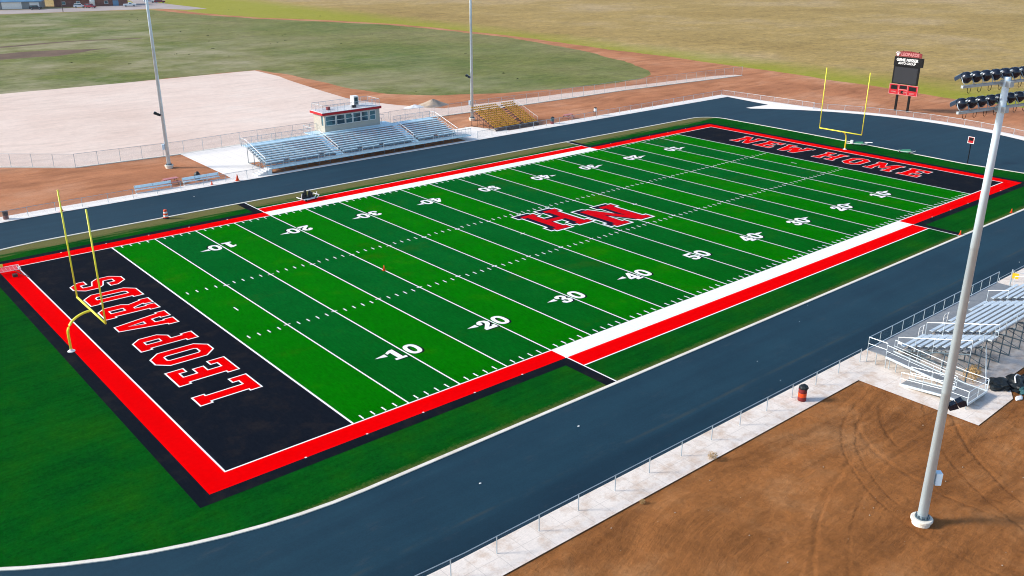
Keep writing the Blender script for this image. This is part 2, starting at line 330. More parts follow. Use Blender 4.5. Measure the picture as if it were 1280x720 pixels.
# ------------------------------------------------------------------ mesh builder
class MB:
    def __init__(s): s.v = []; s.f = []; s.mi = []; s.mats = []; s.cur = 0
    def mat(s, key):
        m = M[key] if isinstance(key, str) else key
        if m not in s.mats: s.mats.append(m)
        s.cur = s.mats.index(m); return s
    def add(s, vs, fs):
        o = len(s.v); s.v += [tuple(v) for v in vs]
        for f in fs: s.f.append(tuple(i + o for i in f)); s.mi.append(s.cur)
        return s
    def box(s, x0, x1, y0, y1, z0, z1, bev=0.0):
        vs = [(x0, y0, z0), (x1, y0, z0), (x1, y1, z0), (x0, y1, z0), (x0, y0, z1), (x1, y0, z1), (x1, y1, z1), (x0, y1, z1)]
        return s.add(vs, [(0, 3, 2, 1), (4, 5, 6, 7), (0, 1, 5, 4), (1, 2, 6, 5), (2, 3, 7, 6), (3, 0, 4, 7)])
    def tube(s, pts, r, n=8, cap=True, r2=None):
        pts = [Vector(p) for p in pts]; rings = []
        k = len(pts)
        for i, p in enumerate(pts):
            d = (pts[min(i + 1, k - 1)] - pts[max(i - 1, 0)]).normalized()
            up = Vector((0, 0, 1)) if abs(d.z) < 0.9 else Vector((1, 0, 0))
            a = d.cross(up).normalized(); b = d.cross(a).normalized()
            rr = r if r2 is None else r + (r2 - r) * i / (k - 1)
            rings.append([p + rr * (math.cos(2 * PI * j / n) * a + math.sin(2 * PI * j / n) * b) for j in range(n)])
        vs = [v for rg in rings for v in rg]; fs = []
        for i in range(k - 1):
            for j in range(n):
                fs.append((i * n + j, i * n + (j + 1) % n, (i + 1) * n + (j + 1) % n, (i + 1) * n + j))
        if cap: fs.append(tuple(range(n))); fs.append(tuple((k - 1) * n + j for j in reversed(range(n))))
        return s.add(vs, fs)
    def lathe(s, prof, c=(0, 0, 0), n=16, cap=True):
        vs = [(c[0] + r * math.cos(2 * PI * j / n), c[1] + r * math.sin(2 * PI * j / n), c[2] + z) for r, z in prof for j in range(n)]
        fs = [(i * n + j, i * n + (j + 1) % n, (i + 1) * n + (j + 1) % n, (i + 1) * n + j) for i in range(len(prof) - 1) for j in range(n)]
        if cap: fs.append(tuple(reversed(range(n)))); fs.append(tuple((len(prof) - 1) * n + j for j in range(n)))
        return s.add(vs, fs)
    def prism(s, poly, axis, a0, a1):
        """poly of (p, q) extruded along axis ('x': p=y q=z, 'y': p=x q=z, 'z': p=x q=y)"""
        def P(p, q, a): return {'x': (a, p, q), 'y': (p, a, q), 'z': (p, q, a)}[axis]
        n = len(poly)
        vs = [P(p, q, a0) for p, q in poly] + [P(p, q, a1) for p, q in poly]
        fs = [tuple(range(n)), tuple(reversed(range(n, 2 * n)))] + [(i, (i + 1) % n, n + (i + 1) % n, n + i) for i in range(n)]
        return s.add(vs, fs)
    def xf(s, fn, start=0):
        for i in range(start, len(s.v)): s.v[i] = tuple(fn(*s.v[i]))
        return s
    def build(s, name, mat=None, parent=None, smooth=False, loc=None):
        me = bpy.data.meshes.new(name)
        me.from_pydata(s.v, [], s.f)
        ms = s.mats if s.mats else [M[mat] if isinstance(mat, str) else mat]
        for m in ms: me.materials.append(m)
        if s.mats: me.polygons.foreach_set('material_index', s.mi)
        if smooth: me.polygons.foreach_set('use_smooth', [True] * len(s.f))
        me.update()
        bm = bmesh.new(); bm.from_mesh(me); bmesh.ops.recalc_face_normals(bm, faces=bm.faces); bm.to_mesh(me); bm.free()
        o = bpy.data.objects.new(name, me); COL.objects.link(o)
        if parent is not None: o.parent = parent
        if loc is not None: o.location = loc
        return o
def tag(o, label, cat, group=None):
    o['label'] = label; o['category'] = cat
    if group: o['group'] = group
    return o
def thing(name, label, cat, loc=(0, 0, 0), rz=0.0, group=None):
    o = bpy.data.objects.new(name, None); COL.objects.link(o); o.location = loc; o.rotation_euler = (0, 0, rz)
    o.empty_display_size = 0.3
    return tag(o, label, cat, group)
def kids(o): return [c for c in COL.objects if c.parent == o]
def copy_tree(o, parent=None):
    c = o.copy(); COL.objects.link(c)
    if parent is not None: c.parent = parent
    for ch in kids(o): copy_tree(ch, c)
    return c
def struct(o): o['kind'] = 'structure'; return o

# flat polygon with optional holes
def flat(polys, z, name, mat, parent=None):
    """polys: list of (outer, [holes])"""
    mb = MB()
    for outer, holes in polys:
        loops = [[Vector((x, y, 0)) for x, y in outer]] + [[Vector((x, y, 0)) for x, y in h] for h in holes]
        tris = tessellate_polygon(loops)
        vs = [(v.x, v.y, z) for l in loops for v in l]
        fs = []
        for t in tris:
            a, b, c = (Vector(vs[i]) for i in t)
            fs.append(t if (b - a).cross(c - a).z > 0 else tuple(reversed(t)))
        mb.add(vs, fs)
    me = bpy.data.meshes.new(name); me.from_pydata(mb.v, [], mb.f); me.materials.append(M[mat] if isinstance(mat, str) else mat); me.update()
    o = bpy.data.objects.new(name, me); COL.objects.link(o)
    if parent: o.parent = parent
    return o
def rect(x0, x1, y0, y1): return ([(x0, y0), (x1, y0), (x1, y1), (x0, y1)], [])
def wob(poly, step, amp, seed=1):
    """subdivide a polygon's outline and make it ragged"""
    rr = random.Random(seed); out = []
    n = len(poly)
    for i in range(n):
        a = Vector(poly[i]); b = Vector(poly[(i + 1) % n]); L = (b - a).length; k = max(1, int(L / step))
        d = (b - a).normalized() if L > 0 else Vector((1, 0)); nn = Vector((-d.y, d.x))
        off = 0
        for j in range(k):
            off = off * 0.6 + rr.uniform(-amp, amp) * 0.7
            p = a + (b - a) * (j / k) + (nn * off if j else Vector((0, 0)))
            out.append((p.x, p.y))
    return out

# ------------------------------------------------------------------ ground
struct(flat([([(-1500, -900), (4200, -900), (4200, 5200), (-1500, 5200)], [])], 0.0, 'ground', 'farm'))
past = [(-420, 175), (15.5, 164.3), (45, 163.9), (72.3, 163.8), (74.5, 151), (74.5, 128), (77, 114), (84, 105.5), (92, 101.5), (100, 98.5), (108.4, 95.1), (124, 93.6),
        (132.5, 94.2), (140.2, 97.7), (146, 105.2), (153.2, 118.6), (158.8, 136), (162.4, 152.8), (166.2, 179.1), (165, 205), (160.5, 238), (148, 268),
        (134, 295), (124, 330), (119, 362), (100, 368), (70, 374), (-420, 395)]
struct(flat([(wob(past, 3, 0.7, 3), [])], 0.012, 'pasture', 'pasture'))
struct(flat([(wob([(-420, 236), (30, 252), (56, 256), (76, 251.4), (76, 253.4), (56, 258), (30, 254.5), (-420, 240)], 5, 0.5, 31), []), (wob([(20, 225), (42, 222), (60, 232), (40, 238), (24, 236)], 3, 1.2, 33), [])], 0.02, 'path', 'trail'))
# bare earth everywhere around the stadium, under the far fence and the dirt road
earthp = [(-420, -60), (-420, 178), (15, 166), (76, 166), (82, 151), (84, 132), (90, 117), (98, 110), (112, 103), (130, 97), (137, 99.5), (142, 106), (149, 119), (155, 136), (158, 152), (162, 179), (162, 204), (157.5, 236),
          (145, 266), (131, 292), (121, 328), (115, 362), (126, 362), (129, 330), (137.5, 297), (153, 270), (165, 238), (170.1, 184), (169.5, 160), (167.6, 138), (168.9, 118), (167.5, 95), (167.2, 84), (164.6, 63), (161.3, 34), (161.8, 22), (163, -60)]
struct(flat([(wob(earthp, 4, 0.8, 5), [])], 0.006, 'dirt_road', 'dirt_far'))
lot = [(-420, 176), (15.5, 164.6), (71.3, 163.2), (71.6, 151.1), (68.9, 127.7), (67.9, 113), (71.5, 101.5), (76, 93.6), (100, 92), (150, 88.5), (155, 84), (155, 83.2), (118, 86.1), (89, 86.5), (35, 88.2), (22, 88), (8.2, 89.2), (-0.2, 96.4), (-50, 138), (-420, 330)]
lot = [(-420, 176.5), (15.5, 164.6), (71.3, 163.2), (71.4, 151.1), (68.7, 127.7), (67.7, 113), (71.3, 101.5), (76, 93.0), (100, 91.0), (150, 86.5), (155, 84.6), (155, 83.0), (118, 86.0), (89, 86.4), (35, 88.1), (22, 87.7), (8.2, 89.0), (-0.2, 96.2), (-50, 138)]
struct(flat([(wob(lot, 5, 0.35, 8), [])], 0.018, 'gravel_lot', 'lot'))
from mathutils import noise as mnoise
def near_dirt():
    gx0, gx1, gy0, gy1, st = -14.0, 54.0, -50.0, -18.8, 0.14
    nx = int((gx1 - gx0) / st); ny = int((gy1 - gy0) / st)
    ruts = [(33.5, -30.5, 9.3), (33.5, -30.5, 11.0), (31, -34, 12.6), (31, -34, 13.5), (26, -52, 26.0), (26, -52, 27.8), (44, -44, 21.5), (44, -44, 23.3)]
    vs = []; 
    for j in range(ny + 1):
        y = gy1 - (gy1 - gy0) * j / ny
        for i in range(nx + 1):
            x = gx0 + (gx1 - gx0) * i / nx
            e = min(1.0, (gy1 - y) / 0.8)
            if x > 31.5 and y > -28.6:
                e = min(e, max(0.0, max((32.35 - x) / 0.8, (-27.65 - y) / 0.8)))
            p = Vector((x, y, 0))
            h = 0.055 * mnoise.fractal(p * 0.35, 0.9, 2.1, 4) + 0.022 * mnoise.fractal(Vector((x * 0.35, y * 1.6, 3)), 0.8, 2.2, 5) + 0.016 * mnoise.noise(p * 3.1) + 0.010 * mnoise.noise(p * 6.3)
            for cx, cy, rr_ in ruts:
                dd = abs(math.hypot(x - cx, y - cy) - rr_ + 0.25 * mnoise.noise(p * 0.3))
                if dd < 0.5:
                    k = max(0.0, min(1.0, 0.5 + 1.6 * mnoise.noise(p * 0.13 + Vector((rr_, 0, 0)))))
                    h += k * (-0.035 * math.exp(-(dd / 0.13) ** 2) + 0.018 * math.exp(-((dd - 0.27) / 0.10) ** 2))
            vs.append((x, y, 0.03 + e * max(-0.02, min(0.14, h + 0.02))))
    w_ = nx + 1
    fs = [(j * w_ + i, (j + 1) * w_ + i, (j + 1) * w_ + i + 1, j * w_ + i + 1) for j in range(ny) for i in range(nx)]
    mb = MB(); mb.v = vs; mb.f = fs; mb.mi = [0] * len(fs)
    mb.add([(-420, -400, 0.004), (420, -400, 0.004), (420, -18.8, 0.004), (-420, -18.8, 0.004)], [(0, 1, 2, 3)])
    me = bpy.data.meshes.new('dirt'); me.from_pydata(mb.v, [], mb.f); me.materials.append(M['dirt_near'])
    me.polygons.foreach_set('use_smooth', [True] * len(mb.f)); me.update()
    o = bpy.data.objects.new('dirt', me); COL.objects.link(o); return o
struct(near_dirt())
# far street by the houses
struct(flat([(wob([(-300, 395), (40, 383), (79, 373.5), (101, 370), (124, 366), (131, 352), (140, 352), (139, 372), (137, 400), (150, 470), (140, 470), (128, 408), (104, 392), (70, 398), (-300, 420)], 8, 0.6, 9), [])], 0.03, 'road', 'gravel_road'))
# dirt belt left of the trackside: brown-pink soil between lot fence and far walk
CY = 24.95
def arc(cx, cy, r, a0, a1, n): return [(cx + r * math.cos(a0 + (a1 - a0) * i / n), cy + r * math.sin(a0 + (a1 - a0) * i / n)) for i in range(n + 1)]
XL, XR = -3.6, 92.4
RO = 41.25
track_outer = arc(XL, CY, RO, PI / 2, 3 * PI / 2, 48) + arc(XR, CY, RO, -PI / 2, 0.82, 30) + [(120.6, 56.2), (126.6, 55.4), (128.0, 66.2)]
RI = 31.6
inner = arc(XL, 24.35, RI, PI / 2, 3 * PI / 2, 48) + arc(104.0, -3.0, 4.3, -PI / 2, -0.05, 8) + [(107.2, 8), (107.8, 20), (108.4, 40)] + arc(104.2, 51.6, 4.3, 0.1, PI / 2, 8)
struct(flat([(track_outer, [inner])], 0.060, 'track', 'asphalt'))
# walk round the track
RW = 43.75
walk = arc(XL, CY, RW, PI / 2, PI, 24) + arc(XL, CY, RW, PI, 3 * PI / 2, 24) + [(32.35, -18.8), (32.4, -27.7), (38.2, -27.55), (41.2, -25.9), (62, -25.7), (62, -18.8)] + arc(XR, CY, RW, -PI / 2, 0.50, 24) + [(131.0, 47.0), (130.4, 52), (129.3, 68.7), (82, 68.7), (72.0, 68.7), (69.0, 75.5), (62, 75.5), (62, 76), (38, 76), (38, 87.6), (22.6, 87.6), (22.4, 70), (22.3, 68.7)]
wk = flat([(walk, [track_outer])], 0.090, 'pavement', 'concrete')
struct(wk)
# kerb ring between grass and asphalt (a real step)
def ring_kerb(path, wdt, z0, z1, name):
    mb = MB(); n = len(path); c = Vector((50, 24))
    for i in range(n):
        a = Vector(path[i]); b = Vector(path[(i + 1) % n]); d = (b - a).normalized(); nn = Vector((d.y, -d.x))
        a0 = Vector(path[i - 1]); d0 = (a - a0).normalized(); b2 = Vector(path[(i + 2) % n]); d2 = (b2 - b).normalized()
        na = (nn + Vector((d0.y, -d0.x))).normalized(); nb = (nn + Vector((d2.y, -d2.x))).normalized()
        p = [a, b, b + nb * wdt, a + na * wdt]
        vs = [(q.x, q.y, z) for z in (z0, z1) for q in p]
        mb.add(vs, [(4, 5, 6, 7), (0, 1, 5, 4), (2, 3, 7, 6)])
    return mb.build(name, 'kerb')
struct(ring_kerb(inner, 0.27, 0.03, 0.115, 'kerb'))
struct(flat([(inner, [])], 0.070, 'grass', 'apron'))

# ------------------------------------------------------------------ field surfaces
z = 0.074
LW = 0.125
X0, X1 = 0.0, 100 * YD
E0, E1 = -10 * YD, 110 * YD
TA, TB = 20 * YD, 80 * YD        # team areas
struct(flat([rect(X0, X1, 0, FW)], z + 0.008, 'field', 'turf'))
struct(flat([rect(E0, X0, 0, FW)], z + 0.008, 'end_zone', 'black_turf'))
struct(flat([rect(X1, E1, 0, FW)], z + 0.008, 'end_zone', 'black_turf'))
b = 1.83; k = 0.98
# black outer frame
struct(flat([([(E0 - b - k, -b - k), (TA, -b - k), (TA, -b), (E0 - b, -b), (E0 - b, FW + b), (TA, FW + b), (TA, FW + b + k), (E0 - b - k, FW + b + k)], []),
             ([(E1 + b + k, -b - k), (TB, -b - k), (TB, -b), (E1 + b, -b), (E1 + b, FW + b), (TB, FW + b), (TB, FW + b + k), (E1 + b + k, FW + b + k)], []),
             rect(TA - k, TA, -7.2, -b - k), rect(TB, TB + k, -7.2, -b - k), rect(TA - k, TA, FW + b + k, 55.9), rect(TB, TB + k, FW + b + k, 55.9)],
            z + 0.004, 'field_border', 'black_turf'))
struct(flat([([(E0 - b, -b), (TA, -b), (TA, 0), (E0, 0), (E0, FW), (TA, FW), (TA, FW + b), (E0 - b, FW + b)], []),
             ([(E1 + b, -b), (TB, -b), (TB, 0), (E1, 0), (E1, FW), (TB, FW), (TB, FW + b), (E1 + b, FW + b)], []),
             rect(TA, TB, -2 * b, -b), rect(TA, TB, FW + b, FW + 2 * b)], z + 0.008, 'field_border', 'red_turf'))
struct(flat([rect(TA, TB, -b, 0), rect(TA, TB, FW, FW + b)], z + 0.008, 'sideline', 'white_turf'))
lines = []
zl = z + 0.012
for i in range(0, 21):
    x = 5 * i * YD
    lw = LW if 0 < i < 20 else LW * 1.25
    lines.append(rect(x - lw / 2, x + lw / 2, 0.0, FW))
lines.append(rect(E0 - LW, E0, -LW, FW + LW)); lines.append(rect(E1, E1 + LW, -LW, FW + LW))
for a0, a1 in ((E0, TA), (TB, E1)):
    lines.append(rect(a0, a1, -LW, 0)); lines.append(rect(a0, a1, FW, FW + LW))
# team area outlines
lines += [rect(TA, TA + LW, -7.2, -b), rect(TB - LW, TB, -7.2, -b), rect(TA, TA + LW, FW + b, 55.9), rect(TB - LW, TB, FW + b, 55.9)]
lines += [rect(TA + LW, TB - LW, -2 * b - LW, -2 * b), rect(TA + LW, TB - LW, FW + 2 * b, FW + 2 * b + LW)]
struct(flat(lines, zl, 'yard_lines', 'white_turf'))
ticks = []
H1, H2 = 18.288, 30.48
for i in range(1, 100):
    x = i * YD
    if i % 5:
        for y0 in (0.10, H1 - 0.61, H2, FW - 0.71): ticks.append(rect(x - LW / 2, x + LW / 2, y0, y0 + 0.61))
    else:
        for y0 in (H1, H2):
            ticks.append(rect(x - 0.3, x - LW / 2 - 0.001, y0 - LW / 2, y0 + LW / 2)); ticks.append(rect(x + LW / 2 + 0.001, x + 0.3, y0 - LW / 2, y0 + LW / 2))
for x in (3 * YD, 97 * YD): ticks.append(rect(x - LW / 2, x + LW / 2, FW / 2 - 0.46, FW / 2 + 0.46))
for x in (40 * YD, 60 * YD):
    for s in (-1, 1): ticks.append(rect(x + s * 0.2 - 0.13, x + s * 0.2 + 0.13, FW / 2 + 0.1 - LW / 2, FW / 2 + 0.1 + LW / 2))
for i in range(-1, 22):
    x = 5 * i * YD
    if TA < x < TB: continue
    for y in (-b - 0.05, FW + b - 0.05): ticks.append(rect(x - 0.07, x + 0.07, y, y + 0.14))
struct(flat(ticks, zl, 'yard_ticks', 'white_turf'))

# ------------------------------------------------------------------ lettering
def inset(poly, d):
    """offset a closed polygon inwards by d (negative: outwards); orientation independent"""
    n = len(poly); A = sum(poly[i][0] * poly[(i + 1) % n][1] - poly[(i + 1) % n][0] * poly[i][1] for i in range(n))
    s = 1 if A > 0 else -1; out = []
    for i in range(n):
        p0, p1, p2 = Vector(poly[i - 1]), Vector(poly[i]), Vector(poly[(i + 1) % n])
        d1 = (p1 - p0).normalized(); d2 = (p2 - p1).normalized()
        n1 = Vector((-d1.y, d1.x)) * s; n2 = Vector((-d2.y, d2.x)) * s
        m = n1 + n2; dn = 1 + n1.dot(n2)
        if dn < 0.35: dn = 0.35
        q = p1 + m / dn * d; out.append((q.x, q.y))
    return out
G = {
 'L': (10, [(0,0),(10,0),(10,5),(7,5),(7,3.4),(5,3.4),(5,12.6),(6,12.6),(6,16),(0,16),(0,12.6),(1,12.6),(1,3.4),(0,3.4)], []),
 'E': (10, [(0,0),(10,0),(10,5),(7.2,5),(7.2,3.2),(5,3.2),(5,6.4),(8,6.4),(8,9.6),(5,9.6),(5,12.8),(7.2,12.8),(7.2,11),(10,11),(10,16),(0,16),(0,12.6),(1,12.6),(1,3.4),(0,3.4)], []),
 'O': (10, [(3,0),(7,0),(10,3),(10,13),(7,16),(3,16),(0,13),(0,3)], [[(4,3.8),(6,3.8),(6.4,4.3),(6.4,11.7),(6,12.2),(4,12.2),(3.6,11.7),(3.6,4.3)]]),
 'P': (10, [(0,0),(6,0),(6,3.4),(5,3.4),(5,6),(7.5,6),(10,8.5),(10,13.5),(7.5,16),(0,16),(0,12.6),(1,12.6),(1,3.4),(0,3.4)], [[(4.6,9.2),(6.2,9.2),(6.2,12.8),(4.6,12.8)]]),
 'A': (11, [(0,0),(4.8,0),(4.8,3.2),(4.1,3.2),(4.4,5.2),(6.6,5.2),(6.9,3.2),(6.2,3.2),(6.2,0),(11,0),(11,3.2),(10.2,3.2),(7.6,16),(3.4,16),(.8,3.2),(0,3.2)], [[(4.9,8.2),(6.1,8.2),(5.5,12.4)]]),
 'R': (10.6, [(0,0),(4.9,0),(4.9,3.2),(4.3,3.2),(4.3,6),(4.9,6),(6.3,3.2),(5.7,3.2),(5.7,0),(10.6,0),(10.6,3.2),(9.9,3.2),(8.6,6.8),(10,8.5),(10,13.5),(7.5,16),(0,16),(0,12.6),(1,12.6),(1,3.2),(0,3.2)], [[(4.5,9.2),(6.2,9.2),(6.2,12.8),(4.5,12.8)]]),
 'D': (10, [(0,0),(7,0),(10,3),(10,13),(7,16),(0,16),(0,12.6),(1,12.6),(1,3.4),(0,3.4)], [[(4.6,3.6),(6,3.6),(6.5,4.1),(6.5,11.9),(6,12.4),(4.6,12.4)]]),
 'S': (10, [(0,5.6),(0,3),(3,0),(7,0),(10,3),(10,7.2),(8,9.2),(3.9,10.3),(3.9,12.6),(6.1,12.6),(6.1,10.8),(10,10.8),(10,13),(7,16),(3,16),(0,13),(0,9),(2,7),(6.1,5.8),(6.1,3.4),(3.9,3.4),(3.9,5.6)], []),
 'N': (12.4, [(0,0),(5.2,0),(5.2,3),(4.4,3),(4.4,9.4),(8.0,0),(11.4,0),(11.4,13),(12.4,13),(12.4,16),(7.2,16),(7.2,13),(8,13),(8,6.9),(4.3,16),(0,16),(0,13),(1,13),(1,3),(0,3)], []),
 'W': (15, [(3,0),(6.3,0),(7.5,6.2),(8.7,0),(12,0),(14.2,13),(15,13),(15,16),(10,16),(10,13),(10.9,13),(10.2,7.6),(9.1,13),(5.9,13),(4.8,7.6),(4.1,13),(5,13),(5,16),(0,16),(0,13),(.8,13)], []),
 'M': (14.4, [(0,0),(5,0),(5,3),(4.3,3),(4.3,9.2),(6.0,4.2),(8.4,4.2),(10.1,9.2),(10.1,3),(9.4,3),(9.4,0),(14.4,0),(14.4,3),(13.4,3),(13.4,13),(14.4,13),(14.4,16),(9.6,16),(7.2,9.2),(4.8,16),(0,16),(0,13),(1,13),(1,3),(0,3)], []),
 'H': (12, [(0,0),(5,0),(5,3),(4.3,3),(4.3,6.4),(7.7,6.4),(7.7,3),(7,3),(7,0),(12,0),(12,3),(11,3),(11,13),(12,13),(12,16),(7,16),(7,13),(7.7,13),(7.7,9.6),(4.3,9.6),(4.3,13),(5,13),(5,16),(0,16),(0,13),(1,13),(1,3),(0,3)], []),
}
def place_letters(items, org, rx, up, h, zw, zr, ol, nm):
    """items (char, start along reading axis, width); org base line, rx reading dir, up letter-up dir"""
    wh, rd = [], []
    for ch, s0, wd in items:
        W, out, holes = G[ch]
        def T(p, W=W, s0=s0, wd=wd):
            a = s0 + p[0] / W * wd; c = p[1] / 16 * h
            return (org[0] + rx[0] * a + up[0] * c, org[1] + rx[1] * a + up[1] * c)
        o = [T(p) for p in out]; hs = [[T(p) for p in hh] for hh in holes]
        wh.append((o, hs)); rd.append((inset(o, ol), [inset(hh, -ol) for hh in hs]))
    struct(flat(wh, zw, nm, 'white_turf')); struct(flat(rd, zr, nm, 'red_turf'))
zt = z + 0.012
place_letters([('L', 9.0, 2.85), ('E', 12.85, 2.95), ('O', 16.8, 2.9), ('P', 20.65, 2.75), ('A', 24.8, 3.4), ('R', 29.1, 3.1), ('D', 33.15, 3.0), ('S', 37.4, 2.8)],
              (-2.2, 0), (0, 1), (-1, 0), 4.8, zt, zt + 0.004, 0.125, 'end_zone_lettering')
place_letters([('N', -40.2, 3.9), ('E', -35.7, 3.1), ('W', -32.1, 4.85), ('H', -25.2, 3.65), ('O', -20.6, 2.95), ('M', -16.8, 4.15), ('E', -11.8, 3.15)],
              (94.25, 0), (0, -1), (1, 0), 4.75, zt, zt + 0.004, 0.09, 'end_zone_lettering')
# midfield monogram NH, read from the far side
def logo(ch, xs, wd, yb, h, zb):
    W, out, holes = G[ch]
    T = lambda p, dx=0, dy=0: (xs - p[0] / W * wd + dx, yb - p[1] / 16 * h + dy)
    o = [T(p) for p in out]; sh = [T(p, -0.50, 0.42) for p in out]
    struct(flat([(inset(o, -0.10), [])], zb, 'midfield_logo', 'white_turf'))
    struct(flat([(inset(sh, -0.10), [])], zb + 0.001, 'midfield_logo', 'white_turf'))
    struct(flat([(inset(sh, 0.10), [])], zb + 0.003, 'midfield_logo', 'navy_turf')); struct(flat([(inset(o, 0.12), [])], zb + 0.004, 'midfield_logo', 'navy_turf'))
    struct(flat([(inset(o, 0.26), [])], zb + 0.005, 'midfield_logo', 'crimson_turf'))
logo('H', 46.15, 6.0, 29.6, 6.9, zt + 0.004)
logo('N', 52.75, 6.3, 26.55, 7.1, zt + 0.012)

def ell(cx, cy, rx, ry, n, e=2.4):
    o = []
    for i in range(n):
        a = 2 * PI * i / n; c, s = math.cos(a), math.sin(a)
        o.append((cx + rx * math.copysign(abs(c) ** (2 / e), c), cy + ry * math.copysign(abs(s) ** (2 / e), s)))
    return o
DG = {
 '0': (ell(2, 3, 2, 3, 28), [ell(2, 3, 0.8, 1.85, 20)]),
 '1': ([(0.3,0),(3.7,0),(3.7,1),(2.8,1),(2.8,6),(1.7,6),(0.2,5.1),(0.2,4.1),(1.3,4.6),(1.3,1),(0.3,1)], []),
 '2': ([(0,0),(4,0),(4,1.9),(3.1,1.9),(2.9,1.3),(1.9,1.3),(3.5,3.0),(3.9,4.2),(3.4,5.4),(2.1,6),(0.8,5.6),(0.1,4.5),(.4,3.5),(1.4,3.5),(1.7,4.3),(1.6,4.8),(2.0,5.0),(2.4,4.7),(2.4,3.9),(1.9,3.1),(0,1.0)], []),
 '3': ([(0.1,1.2),(.7,.3),(2,0),(3.3,.4),(4,1.6),(3.7,2.7),(3.1,3.1),(3.6,3.7),(3.7,4.7),(3.1,5.6),(2,6),(.8,5.7),(.2,4.9),(.4,4.0),(1.3,3.9),(1.6,4.6),(1.9,5.0),(2.3,4.8),(2.4,4.2),(2.2,3.6),(1.3,3.5),(1.3,2.6),(2.2,2.5),(2.6,1.9),(2.4,1.2),(1.9,1.0),(1.6,1.4),(1.4,2.0),(.4,2.0)], []),
 '4': ([(1.6,0),(4,0),(4,.9),(3.5,.9),(3.5,1.4),(4,1.4),(4,2.4),(3.5,2.4),(3.5,6),(2.3,6),(0,2.4),(0,1.4),(2.2,1.4),(2.2,.9),(1.6,.9)], [[(1.2,2.4),(2.2,2.4),(2.2,4.0)]]),
 '5': ([(0.1,1.2),(.7,.3),(2,0),(3.4,.5),(4,1.9),(3.5,3.3),(2.2,3.9),(1.4,3.7),(1.5,4.8),(3.7,4.8),(3.7,6),(.5,6),(.3,2.9),(1.2,2.6),(1.9,2.8),(2.5,2.4),(2.6,1.7),(2.3,1.1),(1.9,1.0),(1.6,1.4),(1.3,2.0),(.4,2.0)], []),
}
wn, bn = [], []
for i in range(1, 10):
    num = str((i if i <= 5 else 10 - i) * 10); x = i * 10 * YD
    for side in (0, 1):
        for q, ch in enumerate(num):
            a0 = (-1.42 if q == 0 else 0.17)
            def T(p, dx, dy, side=side, a0=a0):
                lx = a0 + p[0] / 4 * 1.26 + dx; ly = p[1] / 6 * 1.9 + dy
                return (x + lx, 6.38 + ly) if side == 0 else (x - lx, FW - 6.1 - ly)
            out, hs = DG[ch]
            wn.append(([T(p, 0, 0) for p in out], [[T(p, 0, 0) for p in hh] for hh in hs]))
            bn.append(([T(p, 0.13, -0.13) for p in out], [[T(p, 0.13, -0.13) for p in hh] for hh in hs]))
        if i != 5:
            s = -1 if i < 5 else 1
            yc = 7.62 if side == 0 else FW - 7.35
            wn.append(([(x + s * 1.52, yc + 0.27), (x + s * 1.52, yc - 0.27), (x + s * 2.55, yc)], []))
struct(flat(bn, zl + 0.004, 'yard_numbers', 'black_turf')); struct(flat(wn, zl + 0.008, 'yard_numbers', 'white_turf'))

# ------------------------------------------------------------------ goal posts
def goal_post(x_end, s, label):
    """s = direction from field out of the end line"""
    t = thing('goal_post', label, 'goal post', (x_end + s * 1.98, FW / 2 + 0.15, 0.07), 0, 'goal posts at the ends of the field')
    pts = [(0, 0, 0), (0, 0, 1.55)]
    for i in range(1, 11):
        a = i / 10 * PI / 2
        pts.append((-s * 1.98 * (1 - math.cos(a)), 0, 1.55 + 1.45 * math.sin(a)))
    MB().tube(pts, 0.10, 12).build('gooseneck', 'yellow', t, True)
    MB().lathe([(0.30, 0.0), (0.30, 0.04), (0.15, 0.06), (0.12, 0.2)], n=16).build('base_plate', 'white', t)
    MB().tube([(-s * 1.98, -3.56, 3.05), (-s * 1.98, 3.56, 3.05)], 0.085, 12).build('crossbar', 'yellow', t, True)
    for sy in (-1, 1): MB().tube([(-s * 1.98, sy * 3.56, 3.05), (-s * 1.98, sy * 3.56, 12.2)], 0.065, 10).build('upright', 'yellow', t, True)
    return t
goal_post(E0, -1, 'yellow gooseneck goal post standing over the black end zone with LEOPARDS lettering')
goal_post(E1, 1, 'yellow gooseneck goal post behind the end zone lettered NEW HOME, in front of the scoreboard')

# ------------------------------------------------------------------ light poles
def floodlight_mb():
    mb = MB()
    # housing: bowl opening towards +y (local), tilted later
    n = 14; prof = [(0.03, -0.24), (0.15, -0.21), (0.235, -0.10), (0.275, 0.06), (0.275, 0.10)]
    mb.mat('lampblack').lathe(prof, n=n, cap=False)
    mb.lathe([(0.27, 0.10), (0.27, 0.11)], n=n)
    # visor: half tube
    vs = []; 
    for r, zz in ((0.285, 0.05), (0.30, 0.42)):
        for j in range(9):
            a = j / 8 * PI; vs.append((r * math.cos(a), r * math.sin(a) * -1, zz - 0.1 * math.sin(a) * (zz > 0.1) * -1))
    mb.add(vs, [(j, j + 1, 10 + j, 9 + j) for j in range(8)])
    mb.mat('galv').box(-0.03, 0.03, -0.03, 0.03, -0.36, -0.22)
    # ring highlight band and yoke
    mb.mat('galv').tube([(0.29, 0, 0.0), (0.30, 0.25, 0.0), (0.20, 0.42, 0.0), (-0.20, 0.42, 0.0), (-0.30, 0.25, 0.0), (-0.29, 0, 0.0)], 0.018, 5)
    # lathe axis z -> point forward(+y) and down 35 deg; "down" side of yoke (+y of lathe) becomes -z
    a = rad(32)
    def fn(x, y, zq):
        Y, Z = zq, -y
        return (x, Y * math.cos(a) + Z * math.sin(a), -Y * math.sin(a) + Z * math.cos(a))
    mb.xf(fn); return mb
